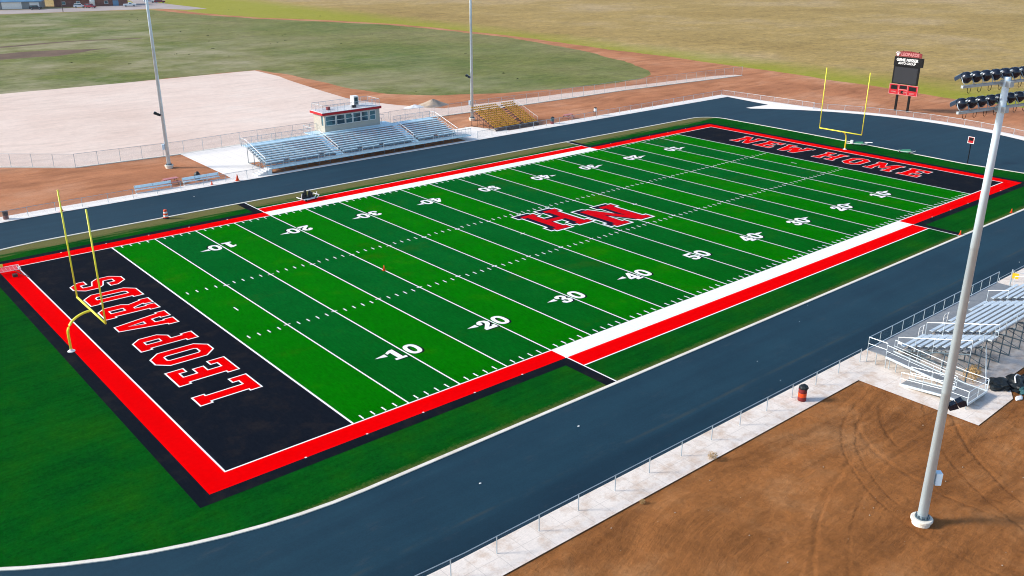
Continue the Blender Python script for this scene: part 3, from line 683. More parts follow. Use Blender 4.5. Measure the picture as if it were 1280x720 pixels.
def light_pole(loc, ang, label):
    t = thing('light_pole', label, 'light pole', loc, ang, 'floodlight poles around the stadium')
    MB().lathe([(0.50, -0.3), (0.50, 0.30), (0.60, 0.31), (0.60, 0.42), (0.56, 0.46)], n=24).build('footing', 'kerb', t)
    mb = MB()
    mb.mat('frame').lathe([(0.40, 0.46), (0.40, 0.52)], n=20)
    for j in range(10):
        a = 2 * PI * j / 10; mb.lathe([(0.035, 0.46), (0.035, 0.66)], (0.34 * math.cos(a), 0.34 * math.sin(a), 0), 6)
    mb.build('anchor_bolts', None, t)
    mb = MB()
    H = 25.0
    mb.lathe([(0.275, 0.52), (0.235, 8.4), (0.245, 8.4), (0.20, 16.6), (0.21, 16.6), (0.15, H), (0.14, H + 0.06)], n=24)
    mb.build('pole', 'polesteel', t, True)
    MB().box(0.27, 0.60, -0.2, 0.2, 2.7, 3.45).xf(lambda x, y, zq: (x * 0.85 + y * 0.53, -x * 0.53 + y * 0.85, zq)).build('junction_box', 'polesteel', t)
    # loudspeaker pair
    for sx in (1,):
        mb = MB(); mb.mat('lampblack')
        mb.prism([(-0.14, 0.0), (0.14, 0.0), (0.2, 0.5), (-0.2, 0.5)], 'y', -0.2, 0.2)
        mb.mat('lampblack').prism([(-0.2, 0.54), (0.16, 0.54), (0.2, 0.95), (-0.1, 1.02), (-0.24, 0.9)], 'y', -0.22, 0.22)
        mb.mat('galv').tube([(-0.42, 0, 0.1), (-0.1, 0, 0.1)], 0.04, 6)
        mb.xf(lambda x, y, zq: ((0.22 + x * 0.5 + zq * 0.85) * 0.85 + y * 0.53, -(0.22 + x * 0.5 + zq * 0.85) * 0.53 + y * 0.85, 7.5 + zq * 0.42 - x * 0.8))
        mb.build('loudspeaker', None, t)
    fl = None
    for zz in (24.75, 23.55):
        bar = MB()
        bar.mat('galv').box(-2.75, 2.75, 0.24, 0.36, zz - 0.06, zz + 0.06)
        bar.box(-0.14, 0.14, -0.3, 0.24, zz - 0.14, zz + 0.14)
        cb = bar.build('crossarm', None, t)
        for q in range(8):
            x = (q - 3.5) * 0.70
            if fl is None: fl = floodlight_mb().build('floodlight', None, cb, True); f = fl
            else: f = fl.copy(); COL.objects.link(f); f.parent = cb
            f.location = (x, 0.36, zz + 0.42)
            f.rotation_euler = (0, 0, (q - 3.5) * 0.05)
        for q in range(7):
            x = (q - 3) * 0.74
            mb = MB(); mb.tube([(x - 0.12, 0.3, zz - 0.06), (x - 0.1, 0.3, zz - 0.26), (x, 0.3, zz - 0.33), (x + 0.1, 0.3, zz - 0.26), (x + 0.12, 0.3, zz - 0.06)], 0.014, 5)
            mb.build('cable_loop', 'black', cb)
    return t
light_pole((18.77, -30.62, 0), -0.21, 'tall grey steel floodlight pole on round concrete footing in the brown dirt, nearest the camera')
p2 = light_pole((18.2, 79.9, 0), PI + 0.25, 'tall thin steel floodlight pole on the bare dirt left of the far bleachers')
p3 = light_pole((73.0, 80.2, 0), PI - 0.25, 'tall thin steel floodlight pole rising behind the gold seats')

# ------------------------------------------------------------------ fences
def uv_plane_strip(pts, z0, z1, name, mat, parent):
    me = bpy.data.meshes.new(name); vs = []; fs = []; uvs = []; d = 0
    for i in range(len(pts) - 1):
        a, b2 = Vector(pts[i]), Vector(pts[i + 1]); L = (b2 - a).length; o = len(vs)
        vs += [(a.x, a.y, z0), (b2.x, b2.y, z0), (b2.x, b2.y, z1), (a.x, a.y, z1)]; fs.append((o, o + 1, o + 2, o + 3))
        uvs += [(d, z0), (d + L, z0), (d + L, z1), (d, z1)]; d += L
    me.from_pydata(vs, [], fs); uv = me.uv_layers.new(name='UVMap')
    for i, c in enumerate(uvs): uv.data[i].uv = c
    me.materials.append(M[mat]); me.update()
    o = bpy.data.objects.new(name, me); COL.objects.link(o); o.parent = parent
    return o
def along(pts, step):
    out = []; rest = 0.0
    for i in range(len(pts) - 1):
        a, b2 = Vector(pts[i]), Vector(pts[i + 1]); L = (b2 - a).length; s = rest
        while s < L: out.append(a + (b2 - a) * (s / L)); s += step
        rest = s - L
    return out
def fence(pts, h, step, label, mat='mesh', pr=0.032, rr=0.026, zb=0.09, curb=False, group='chain link fences', strip=0.0):
    t = thing('chain_link_fence', label, 'fence', (pts[0][0], pts[0][1], 0), 0, group)
    o = Vector(pts[0]); P = [tuple(Vector(p) - o) for p in pts]
    post = None
    for q in along(P, step):
        if post is None:
            post = MB().lathe([(pr, 0), (pr, h), (pr * 0.6, h + 0.03)], n=7).build('post', 'galv', t, False); c = post
        else: c = post.copy(); COL.objects.link(c)
        c.location = (q.x, q.y, zb)
    MB().tube([(x, y, zb + h) for x, y in P], rr, 7).build('top_rail', 'galv', t)
    uv_plane_strip(P, zb + 0.05, zb + h - 0.02, 'mesh_panel', mat, t)
    if curb:
        mb = MB()
        for i in range(len(P) - 1):
            a, b2 = Vector(P[i]), Vector(P[i + 1]); d = (b2 - a).normalized(); nn = Vector((-d.y, d.x)) * 0.22
            vs = [(*(a + nn), 0), (*(b2 + nn), 0), (*(b2 - nn), 0), (*(a - nn), 0)]
            mb.add([(v[0], v[1], zz) for zz in (0.0, 0.12) for v in vs], [(4, 5, 6, 7), (0, 1, 5, 4), (2, 3, 7, 6), (1, 2, 6, 5), (3, 0, 4, 7)])
        mb.build('concrete_footing', 'kerb', t)
    return t
yn = -17.18
fence([(35.3, yn)] + [(XL, yn)] + arc(XL, CY, CY - yn, -PI / 2, -PI / 2 - 1.3, 14)[1:], 1.10, 3.06, 'low chain link fence on the near concrete walk, left of the bleacher ramp')
fence([(59.6, yn), (92, yn)], 1.10, 3.06, 'low chain link fence along the walk beyond the near bleachers, by the yellow sign')
yf = 67.0
fence([(27.0, yf), (XL, yf)] + arc(XL, CY, yf - CY, PI / 2, PI / 2 + 1.0, 10)[1:], 1.10, 3.06, 'low chain link fence behind the aluminium players benches, left of the far bleachers', 'meshfar')
fence([(64.0, yf + 0.3), (128.6, yf + 0.9), (129.6, 52.0), (129.9, 47.3)] + arc(XR, CY, 42.9, 0.545, -0.6, 18), 1.10, 3.06, 'low chain link fence from the gold seats round the curve below the scoreboard', 'meshfar')
fence([(155.0, 82.7), (118, 85.6), (89, 86.0), (60, 87.2)], 2.0, 3.06, 'tall chain link fence with concrete footing behind the gold seats, ending by the dirt road', 'meshfar', curb=True)
fence([(60, 87.2), (35, 87.7), (22.3, 87.2), (8.0, 88.5), (-0.3, 95.7), (-55, 142.0)], 1.9, 3.06, 'tall chain link fence along the pink gravel lot behind the far bleachers', 'meshfar', curb=True)

# ------------------------------------------------------------------ grandstands
def rail_run(mb, pts, h, n_mid=1, post_step=1.8, r=0.026, posts=True):
    """hand rail following 3D floor points"""
    P = [Vector(p) for p in pts]
    for kx in range(n_mid + 1):
        zz = h * (1 - kx / (n_mid + 1))
        mb.tube([p + Vector((0, 0, zz)) for p in P], r if kx == 0 else r * 0.55, 6)
    if posts:
        for i in range(len(P) - 1):
            L = (P[i + 1] - P[i]).length; kk = max(1, round(L / post_step))
            for j in range(kk + (i == len(P) - 2)):
                q = P[i].lerp(P[i + 1], j / kk); mb.tube([q - Vector((0, 0, 0.12)), q + Vector((0, 0, h))], r * 0.8, 6)
def grandstand(t, s, x0, x1, walk, nrow, z0, rise, run, sections, metal, front_gaps, wx0=None, wx1=None, deckmat='deck', leg_step=1.83, loc=(0, 0)):
    """local frame: x along track, d = distance away from track (world y = s*d); all mesh coordinates local to thing"""
    wx0 = x0 if wx0 is None else wx0; wx1 = x1 if wx1 is None else wx1
    F = lambda x, y, zq: (x, s * y, zq)
    # walkway
    mb = MB(); mb.box(wx0, wx1, 0, walk, z0 - 0.06, z0); mb.mats = []
    mb.xf(F).build('walkway', deckmat, t)
    mb = MB(); mb.box(wx0, wx1, -0.05, 0.0, z0 - 0.10, z0 + 0.06); mb.xf(F).build('fascia', metal, t)
    mb = MB(); rail_run(mb, [(wx0, 0.02, z0), (wx1, 0.02, z0)], 1.07, 0, 1.8, 0.034); mb.xf(F).build('front_rail', 'galv', t)
    uv = uv_plane_strip([(wx0, s * 0.02), (wx1, s * 0.02)], z0 + 0.1, z0 + 1.04, 'rail_mesh', 'mesh', t)
    for i in range(nrow):
        d = walk + i * run; zf = z0 + i * rise
        for (a, b2) in sections:
            segs = [(a, b2)]
            if i < 1:
                segs = []
                cur = a
                for g0, g1 in front_gaps:
                    if a < g0 < b2: segs.append((cur, g0)); cur = g1
                segs.append((cur, b2))
            for (p, q) in segs:
                mb = MB()
                mb.box(p, q, d + 0.30, d + 0.56, zf + 0.40, zf + 0.44); mb.box(p, q, d + 0.30, d + 0.315, zf + 0.36, zf + 0.40)
                mb.xf(F).build('seat_plank', metal, t)
            mb = MB(); mb.box(a, b2, d - 0.02 + 0.004, d + 0.28, zf - 0.035, zf + 0.004 * (i > 0))
            if i: mb.box(a, b2, d + 0.56 - run, d + 0.575 - run, zf - rise + 0.02, zf - 0.04)
            mb.xf(F).build('foot_plank', deckmat, t)
    # aisle steps between sections
    for j in range(len(sections) - 1):
        a, b2 = sections[j][1] + 0.02, sections[j + 1][0] - 0.02
        mb = MB()
        for i in range(nrow):
            d = walk + i * run; zf = z0 + i * rise
            mb.box(a, b2, d + 0.004, d + run * 0.5, zf - 0.04, zf + 0.002); mb.box(a, b2, d + run * 0.5, d + run, zf - 0.04, zf + rise / 2)
        mb.xf(F).build('aisle_steps', metal, t)
    # raking frames
    D = walk + nrow * run; zt2 = z0 + nrow * rise
    frm = None; nx = max(1, int((x1 - x0) / leg_step))
    for i in range(nx + 1):
        xx = x0 + 0.1 + i * (x1 - x0 - 0.2) / nx
        if frm is None:
            mb = MB()
            mb.tube([(0, s * 0.1, z0 - 0.12), (0, s * walk, z0 - 0.12), (0, s * D, zt2 - 0.32)], 0.05, 4)
            mb.tube([(0, s * 0.1, 0.12), (0, s * D, 0.12)], 0.05, 4)
            for dd in (0.15, walk, walk + (D - walk) * 0.33, walk + (D - walk) * 0.66, D - 0.05):
                zt3 = z0 - 0.12 if dd <= walk else z0 - 0.12 + (dd - walk) / (D - walk) * (zt2 - z0 - 0.2)
                mb.tube([(0, s * dd, 0.1), (0, s * dd, zt3)], 0.045, 4)
            mb.tube([(0, s * walk, 0.15), (0, s * (walk + (D - walk) * 0.66), z0 + (zt2 - z0) * 0.6)], 0.03, 4)
            mb.tube([(0, s * (walk + (D - walk) * 0.33), z0 + 0.3), (0, s * (D - 0.05), 0.15)], 0.03, 4)
            frm = mb.build('support_frame', 'frame', t); c = frm
        else: c = frm.copy(); COL.objects.link(c)
        c.location = (xx, 0, 0)
    return D, zt2
# --- near stand
YN = -17.4
t = thing('bleachers', 'silver aluminium bleachers with a ramp, on the near concrete slab beside the brown dirt', 'bleachers', (0, YN, 0.09), 0, 'aluminium bleachers')
secs = [(37.6, 41.0), (42.1, 52.0), (53.1, 58.3)]
D, ZT = grandstand(t, -1, 37.6, 58.3, 1.45, 9, 0.98, 0.20, 0.61, secs, 'alu', [(44.3, 45.3), (47.9, 48.9)], wx0=35.8, wx1=58.6)
N_ = lambda x, y, zq: (x, -y, zq)
mb = MB(); rail_run(mb, [(37.55, D, ZT - 0.2), (58.3, D, ZT - 0.2)], 1.07, 1, 1.9, 0.032); mb.xf(N_).build('back_rail', 'galv', t)
mb = MB(); mb.tube([(37.55, -D, ZT + 0.88), (58.3, -D, ZT + 0.88)], 0.036, 6); mb.build('top_rail', 'alu', t)
uv_plane_strip([(37.55, -D - 0.03), (58.3, -D - 0.03)], ZT - 0.25, ZT + 0.80, 'rail_mesh', 'mesh', t)
for xs, dep in ((37.5, 1.0), (42.0, 1.0), (53.0, 0.3), (58.4, 1.0)):
    mb = MB()
    d0, d1 = 1.5, 1.5 + (D - 1.5) * dep
    z1 = 0.98 + (ZT - 0.2 - 0.98) * dep
    rail_run(mb, [(xs, d0, 0.98), (xs, d1, z1)], 1.07, 0, 1.6); mb.xf(N_).build('side_rail', 'alu', t)
mb = MB(); mb.box(37.44, 37.47, 1.55, 1.85, 1.55, 1.75); mb.xf(N_).build('row_sign', 'white', t)
for xs in (41.15, 45.3, 48.9):
    mb = MB(); mb.tube([(xs, 1.35, 0.98), (xs, 1.35, 1.7), (xs, 1.42, 1.86), (xs + 0.7, 1.42, 1.86), (xs + 0.7, 1.35, 1.7), (xs + 0.7, 1.35, 0.98)], 0.024, 6)
    mb.tube([(xs, 1.35, 1.4), (xs + 0.7, 1.35, 1.4)], 0.02, 6); mb.xf(N_).build('hoop_rail', 'white', t)
# end rail of the walkway, ramps and landing
mb = MB(); rail_run(mb, [(35.8, 0.02, 0.98), (35.8, 1.55, 0.98)], 1.07, 1, 1.55, 0.03); mb.xf(N_).build('end_rail', 'alu', t)
mb = MB()
for yy in (0.05, 0.8, 1.6, 1.9): mb.tube([(35.8, -yy, 0), (35.8, -yy, 0.98)], 0.035, 6)
mb.build('corner_posts', 'galv', t)
def deckslab(mb, x0, x1, d0, d1, za, zb2, th=0.12):
    mb.add([(x0, -d0, za), (x1, -d0, za), (x1, -d1, zb2), (x0, -d1, zb2), (x0, -d0, za - th), (x1, -d0, za - th), (x1, -d1, zb2 - th), (x0, -d1, zb2 - th)],
           [(0, 1, 2, 3), (4, 7, 6, 5), (0, 4, 5, 1), (1, 5, 6, 2), (2, 6, 7, 3), (3, 7, 4, 0)])
r1 = MB(); deckslab(r1, 35.72, 37.0, 1.5, 7.1, 0.97, 0.42); ramp1 = r1.build('upper_ramp', 'deck', t)
r1 = MB(); deckslab(r1, 34.0, 37.0, 7.1, 8.7, 0.42, 0.42); land = r1.build('landing', 'deck', t)
r1 = MB(); deckslab(r1, 34.0, 35.35, 3.8, 7.1, 0.06, 0.42, 0.05); ramp2 = r1.build('lower_ramp', 'deck', t)
def ramprail(x, d0, z0_, d1, z1_, parent):
    mb = MB()
    rail_run(mb, [(x, d0, z0_), (x, d1, z1_)], 0.98, 1, 1.75, 0.024); mb.xf(N_).build('ramp_rail', 'alu', parent)
    mb = MB(); deckslab(mb, x - 0.03, x + 0.03, d0, d1, z0_ + 0.07, z1_ + 0.07, 0.17); mb.build('stringer', 'alu', parent)
ramprail(35.68, 1.6, 0.97, 7.1, 0.42, ramp1); ramprail(37.04, 1.5, 0.97, 7.1, 0.42, ramp1)
ramprail(33.96, 3.8, 0.06, 7.1, 0.42, ramp2); ramprail(35.39, 3.8, 0.06, 7.1, 0.42, ramp2)
ramprail(33.96, 7.1, 0.42, 8.7, 0.42, land); ramprail(37.04, 7.1, 0.42, 8.7, 0.42, land)
mb = MB(); rail_run(mb, [(33.96, 8.74, 0.42), (37.04, 8.74, 0.42)], 0.98, 1, 1.6, 0.024); mb.xf(N_).build('ramp_rail', 'alu', land)
mb = MB(); mb.box(33.96, 37.04, -8.77, -8.71, 0.32, 0.49); mb.build('stringer', 'alu', land)
mb = MB()
for x in (34.0, 35.4, 37.0):
    for dd in (7.2, 8.65): mb.tube([(x, -dd, 0), (x, -dd, 0.42)], 0.04, 6)
for x in (35.72, 37.0):
    for dd in (2.5, 4.1, 5.7): mb.tube([(x, -dd, 0), (x, -dd, 0.9 - 0.1 * (dd - 2))], 0.04, 6)
mb.build('ramp_legs', 'galv', t)
mb = MB(); mb.tube([(38.0, -8.3, 0.0), (41.0, -6.6, 2.2)], 0.035, 6); mb.build('brace', 'alu', t)

# --- far stand
YFAR = 67.2
t = thing('bleachers', 'long blue-silver aluminium bleachers below the press box on the far side of the track', 'bleachers', (0, YFAR, 0.09), 0, 'aluminium bleachers')
fsec = [(27.7, 38.9), (40.1, 52.4), (53.6, 61.0)]
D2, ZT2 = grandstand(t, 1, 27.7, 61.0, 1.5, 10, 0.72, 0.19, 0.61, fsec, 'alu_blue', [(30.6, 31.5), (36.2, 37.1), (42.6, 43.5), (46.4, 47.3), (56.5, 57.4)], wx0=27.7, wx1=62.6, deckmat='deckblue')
mb = MB(); mb.box(27.7, 61.0, D2, D2 + 1.5, ZT2 - 0.25, ZT2 - 0.19); mb.build('back_walkway', 'alu_blue', t)
for a, b2 in ((27.7, 38.9), (53.8, 61.0)):
    mb = MB(); rail_run(mb, [(a, D2 + 1.5, ZT2 - 0.2), (b2, D2 + 1.5, ZT2 - 0.2)], 1.07, 1, 1.5); mb.build('back_rail', 'galv', t)
    uv_plane_strip([(a, D2 + 1.52), (b2, D2 + 1.52)], ZT2 - 0.2, ZT2 + 0.86, 'rail_mesh', 'meshfar', t)
for xs in (27.65, 61.05):
    mb = MB(); rail_run(mb, [(xs, 1.5, 0.72), (xs, D2, ZT2 - 0.2), (xs, D2 + 1.5, ZT2 - 0.2)], 1.1, 1, 0.75, 0.03); mb.build('side_rail', 'galv', t)
    mb = MB(); mb.tube([(xs, 1.5, 1.84), (xs, D2, ZT2 + 0.92)], 0.045, 6); mb.build('hand_rail', 'white', t)
for xs in (39.5, 53.0):
    mb = MB(); rail_run(mb, [(xs, 2.3, 0.95), (xs, D2, ZT2 - 0.2)], 0.95, 1, 1.7, 0.03); mb.build('aisle_rail', 'white', t)
for xs in (30.6, 36.2, 39.5, 42.6, 46.4, 52.2, 56.6, 59.8):
    mb = MB(); mb.tube([(xs, 1.35, 0.72), (xs, 1.35, 1.65), (xs + 0.5, 1.35, 1.65), (xs + 0.5, 1.35, 0.72)], 0.035, 6); mb.build('hoop_rail', 'galv', t)
# entrance steps, left end, concrete-white, and right end stair with mesh box
mb = MB()
for i in range(5): mb.box(25.5 + i * 0.43, 25.93 + i * 0.43, -0.1, 1.4, 0.0 + 0.0, 0.14 * (i + 1))
mb.build('entry_steps', 'white', t)
mb = MB(); rail_run(mb, [(25.6, 1.45, 0.1), (27.6, 1.45, 0.72)], 0.95, 1, 1.0); rail_run(mb, [(62.6, 0, 0.72), (62.6, 1.5, 0.72)], 1.07, 1, 0.75); mb.build('entry_rail', 'galv', t)
mb = MB()
for i in range(4): mb.box(61.4 + 0.0, 62.6, 1.5 + i * 0.35, 1.85 + i * 0.35, 0.5 - 0.16 * i - 0.05, 0.56 - 0.16 * i)
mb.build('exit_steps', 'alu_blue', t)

struct(flat([rect(27.9, 61.5, 67.15, 74.9)], 0.094, 'dirt', 'dirt_far'))
# --- press box (behind the stand, on legs)
t = thing('press_box', 'cream press box with red roof trim and railed roof deck, above the far bleachers', 'press box', (41.4, 76.3, 0.09), -0.0)
PW, PD, PB, PH = 9.9, 3.4, 2.45, 5.15
mb = MB()
# front wall with window openings: strips
wz0, wz1 = 3.42, 4.92
wins = [(0.2, 1.95), (2.1, 3.6), (3.72, 4.95), (5.05, 6.45), (6.57, 7.8), (8.05, 9.15)]
mb.box(0, PW, 0, 0.12, PB, wz0); mb.box(0, PW, 0, 0.12, wz1, PH)
cur = 0
for a, b2 in wins: mb.box(cur, a, 0.0, 0.12, wz0, wz1); cur = b2
mb.box(cur, PW, 0.0, 0.12, wz0, wz1)
mb.box(0, 0.12, 0.12, 0.45, wz0, wz1); mb.box(0, 0.12, 1.0, PD, wz0, wz1); mb.box(0, 0.12, 0.12, PD, PB, wz0); mb.box(0, 0.12, 0.12, PD, wz1, PH)
mb.box(PW - 0.12, PW, 0.12, PD, PB, PH); mb.box(0.12, PW - 0.12, PD - 0.12, PD, PB, PH); mb.box(0.12, PW - 0.12, 0.12, PD - 0.12, PB, PB + 0.1)
mb.build('wall', 'cream', t)
for a, b2 in wins:
    fr = MB()
    fr.box(a, b2, 0.02, 0.10, wz0, wz0 + 0.07); fr.box(a, b2, 0.02, 0.10, wz1 - 0.07, wz1); fr.box(a, a + 0.07, 0.02, 0.10, wz0 + 0.07, wz1 - 0.07); fr.box(b2 - 0.07, b2, 0.02, 0.10, wz0 + 0.07, wz1 - 0.07)
    fr.box(a + 0.07, b2 - 0.07, 0.02, 0.10, (wz0 + wz1) / 2 - 0.03, (wz0 + wz1) / 2 + 0.03)
    f = fr.build('window', 'white', t)
    MB().box(a + 0.07, b2 - 0.07, 0.05, 0.07, wz0 + 0.07, (wz0 + wz1) / 2 - 0.03).build('pane', 'glass', f)
    MB().box(a + 0.07, b2 - 0.07, 0.05, 0.07, (wz0 + wz1) / 2 + 0.03, wz1 - 0.07).build('pane', 'glass', f)
MB().box(0.04, 0.08, 0.45, 1.0, wz0, wz1).build('side_window', 'glass', t)
MB().box(0.12, PW - 0.12, 0.9, 1.5, 3.3, 3.4).build('counter', 'timber', t)
MB().box(-0.45, PW + 0.25, -0.25, PD + 0.25, PH - 0.06, PH + 0.30).build('roof', 'redtrim', t)
MB().box(-0.42, PW + 0.22, -0.22, PD + 0.22, PH + 0.302, PH + 0.36).build('roof_deck', 'roofwhite', t)
mb = MB(); zr = PH + 0.36; rail_run(mb, [(-0.2, -0.1, zr), (PW, -0.1, zr), (PW, PD, zr), (-0.2, PD, zr), (-0.2, -0.1, zr)], 1.07, 0, 1.25, 0.03); mb.build('roof_rail', 'galv', t)
for a, b2 in (((-0.2, -0.1), (PW, -0.1)), ((PW, -0.1), (PW, PD)), ((PW, PD), (-0.2, PD)), ((-0.2, PD), (-0.2, -0.1))):
    uv_plane_strip([a, b2], zr + 0.05, zr + 1.05, 'rail_mesh', 'meshfar', t)
mb = MB(); mb.mat('white').box(6.3, 7.2, 1.7, 2.7, zr + 0.02, zr + 1.6); mb.mat('glass').box(6.45, 7.05, 1.66, 1.70, zr + 0.25, zr + 1.4); mb.build('roof_hatch', None, t)
mb = MB(); mb.box(5.6, 6.2, 0.8, 1.3, zr, zr + 0.35); mb.build('roof_equipment', 'black', t)
mb = MB(); mb.box(1.5, 2.0, 1.5, 2.0, zr, zr + 0.45); mb.build('seat_cushion', 'maroon', t)
mb = MB(); mb.lathe([(0.05, -0.15), (0.17, -0.1), (0.2, 0.1), (0.05, 0.15)], (4.75, -0.25, 4.85), 10); mb.build('camera_dome', 'white', t)
for x in (0.1, 3.3, 6.6, 9.8):
    for y in (0.3, 3.2): MB().box(x - 0.08, x + 0.08, y - 0.08, y + 0.08, 0, PB).build('leg', 'galv', t)
for (xa, xb) in ((-2.4, -0.1), (PW + 0.1, PW + 2.3)):
    mb = MB(); mb.box(xa, xb, -0.3, 2.4, PB - 0.08, PB - 0.02); mb.build('side_landing', 'alu_blue', t)
    mb = MB()
    rail_run(mb, [(xa, -0.3, PB), (xa, 2.4, PB), (xb, 2.4, PB)], 1.07, 1, 1.2, 0.03); mb.build('landing_rail', 'galv', t)
# --- gold seats
t = thing('bleachers', 'small stand of gold-yellow seats right of the far silver bleachers', 'bleachers', (69.7, 69.6, 0), 0)
nr = 11; GW = 9.6; run = 0.61; rise = 0.235; zg0 = 0.45
secg = [(0.0, 5.6), (6.6, GW)]
def seat_mb(x, d, zf):
    mb = MB()
    mb.box(x + 0.06, x + 0.40, d + 0.22, d + 0.48, zf + 0.26, zf + 0.31)
    mb.add([(x + 0.06, d + 0.46, zf + 0.31), (x + 0.40, d + 0.46, zf + 0.31), (x + 0.40, d + 0.56, zf + 0.45), (x + 0.06, d + 0.56, zf + 0.45),
            (x + 0.06, d + 0.50, zf + 0.31), (x + 0.40, d + 0.50, zf + 0.31), (x + 0.40, d + 0.60, zf + 0.45), (x + 0.06, d + 0.60, zf + 0.45)],
           [(0, 1, 2, 3), (4, 7, 6, 5), (0, 4, 5, 1), (1, 5, 6, 2), (2, 6, 7, 3), (3, 7, 4, 0)])
    return mb
s0 = None; rest = MB(); cnt = 0
for i in range(nr):
    d = i * run; zf = zg0 + i * rise
    mb = MB()
    for a, b2 in secg: mb.box(a, b2, d, d + 0.58, zf - 0.04, zf)
    mb.box(5.6, 6.6, d, d + 0.30, zf - 0.04, zf)
    mb.build('foot_plank', 'rust', t)
    for a, b2 in secg:
        nseat = int((b2 - a) / 0.465)
        for j in range(nseat):
            x = a + j * (b2 - a) / nseat
            if cnt < 100:
                if s0 is None: s0 = seat_mb(0, 0, 0).build('seat', 'gold', t); c = s0
                else: c = s0.copy(); COL.objects.link(c)
                c.location = (x, d, zf); cnt += 1
            else:
                q = seat_mb(x, d, zf); rest.add(q.v, q.f)
ro = rest.build('seat', 'gold', t); ro['kind'] = 'stuff'
fr0 = None
for i in range(6):
    x = 0.05 + i * (GW - 0.1) / 5
    if fr0 is None:
        mb = MB()
        zt_ = zg0 + nr * rise - 0.3
        mb.tube([(0, 0, zg0 - 0.15), (0, nr * run, zt_)], 0.05, 4); mb.tube([(0, 0, 0.06), (0, nr * run, 0.06)], 0.05, 4)
        for kx in range(5):
            dd = kx * nr * run / 4; mb.tube([(0, dd, 0), (0, dd, zg0 - 0.15 + (zt_ - zg0) * kx / 4)], 0.045, 4)
        mb.tube([(0, 1.7, 0.1), (0, 6.6, zt_ - 0.3)], 0.035, 4)
        fr0 = mb.build('support_frame', 'rust', t); c = fr0
    else: c = fr0.copy(); COL.objects.link(c)
    c.location = (x, 0, 0)
mb = MB(); rail_run(mb, [(0, nr * run + 0.05, zg0 + nr * rise - 0.3), (GW, nr * run + 0.05, zg0 + nr * rise - 0.3)], 1.0, 1, 1.6, 0.02); mb.build('back_rail', 'galv', t)
mb = MB(); rail_run(mb, [(GW, 0.2, zg0), (GW, nr * run, zg0 + nr * rise - 0.3)], 0.95, 0, 1.2, 0.02); mb.build('side_rail', 'galv', t)
mb = MB(); mb.box(0, GW, -0.15, -0.05, 0.02, zg0 - 0.05); mb.build('front_panel', 'rust', t)

# ------------------------------------------------------------------ text helper
def text_mesh(s, size, mat, parent, loc, rot, name='lettering', bold=0.0, xs=1.0, ext=0.01, align='CENTER'):
    cu = bpy.data.curves.new('t', 'FONT'); cu.body = s; cu.size = size; cu.align_x = align; cu.align_y = 'CENTER'; cu.extrude = ext; cu.offset = bold
    tmp = bpy.data.objects.new('t', cu); COL.objects.link(tmp)
    dg = bpy.context.evaluated_depsgraph_get(); me = bpy.data.meshes.new_from_object(tmp.evaluated_get(dg))
    bpy.data.objects.remove(tmp); bpy.data.curves.remove(cu)
    me.name = name; me.materials.clear(); me.materials.append(M[mat])
    for v in me.vertices: v.co.x *= xs
    o = bpy.data.objects.new(name, me); COL.objects.link(o); o.parent = parent; o.location = loc; o.rotation_euler = rot
    return o
# ------------------------------------------------------------------ scoreboard
# local frame: x across the board (to the viewer's right), -y towards the field
t = thing('scoreboard', 'black electronic scoreboard on two black posts with red score panel, beyond the far curve', 'scoreboard', (140.1, 35.4, 0), rad(-90))
for x in (-1.2, 1.2): MB().box(x - 0.17, x + 0.17, -0.17, 0.17, 0, 9.9).build('post', 'black', t)
ROT = (PI / 2, 0, 0)
sc_p = MB().box(-2.75, 2.75, -0.42, -0.18, 3.15, 4.95).build('score_panel', 'redtrim', t)
mb = MB()
for a in ((-2.78, 2.78, 3.10, 3.18), (-2.78, 2.78, 4.92, 5.0), (-2.78, -2.70, 3.18, 4.92), (2.70, 2.78, 3.18, 4.92), (-0.95, -0.87, 3.5, 4.92), (0.75, 0.83, 3.18, 4.92), (-0.87, 0.75, 4.02, 4.12), (-0.93, -0.7, 3.18, 3.5)):
    mb.box(a[0], a[1], -0.45, -0.42, a[2], a[3])
mb.build('trim', 'pink', sc_p)
mb = MB()
for a in ((-2.45, -1.2, 4.0, 4.75), (-0.75, 0.65, 4.2, 4.82), (1.05, 2.45, 4.0, 4.75), (-0.45, 0.1, 3.35, 3.85)): mb.box(a[0], a[1], -0.435, -0.42, a[2], a[3])
mb.build('digit_window', 'black', sc_p)
text_mesh('HOME', 0.34, 'pink', sc_p, (-1.85, -0.46, 3.55), ROT, bold=0.01)
text_mesh('GUEST', 0.34, 'pink', sc_p, (1.75, -0.46, 3.5), ROT, bold=0.01)
text_mesh('QTR', 0.34, 'pink', sc_p, (0.35, -0.46, 3.6), ROT, bold=0.01)
MB().box(-2.5, 2.5, -0.40, -0.18, 5.05, 8.35).build('cabinet', 'black', t)
MB().box(-2.2, 2.2, -0.43, -0.40, 5.2, 8.1).build('video_screen', 'screen', t)
hp = MB().box(-2.55, 2.95, -0.50, -0.10, 8.35, 9.95).build('header_sign', 'black', t)
text_mesh('GENE MESSER', 0.72, 'white', hp, (0.0, -0.52, 9.42), ROT, bold=0.02, xs=0.95)
text_mesh('AUTO GROUP', 0.55, 'white', hp, (0.0, -0.52, 8.82), ROT, bold=0.012, xs=0.95)
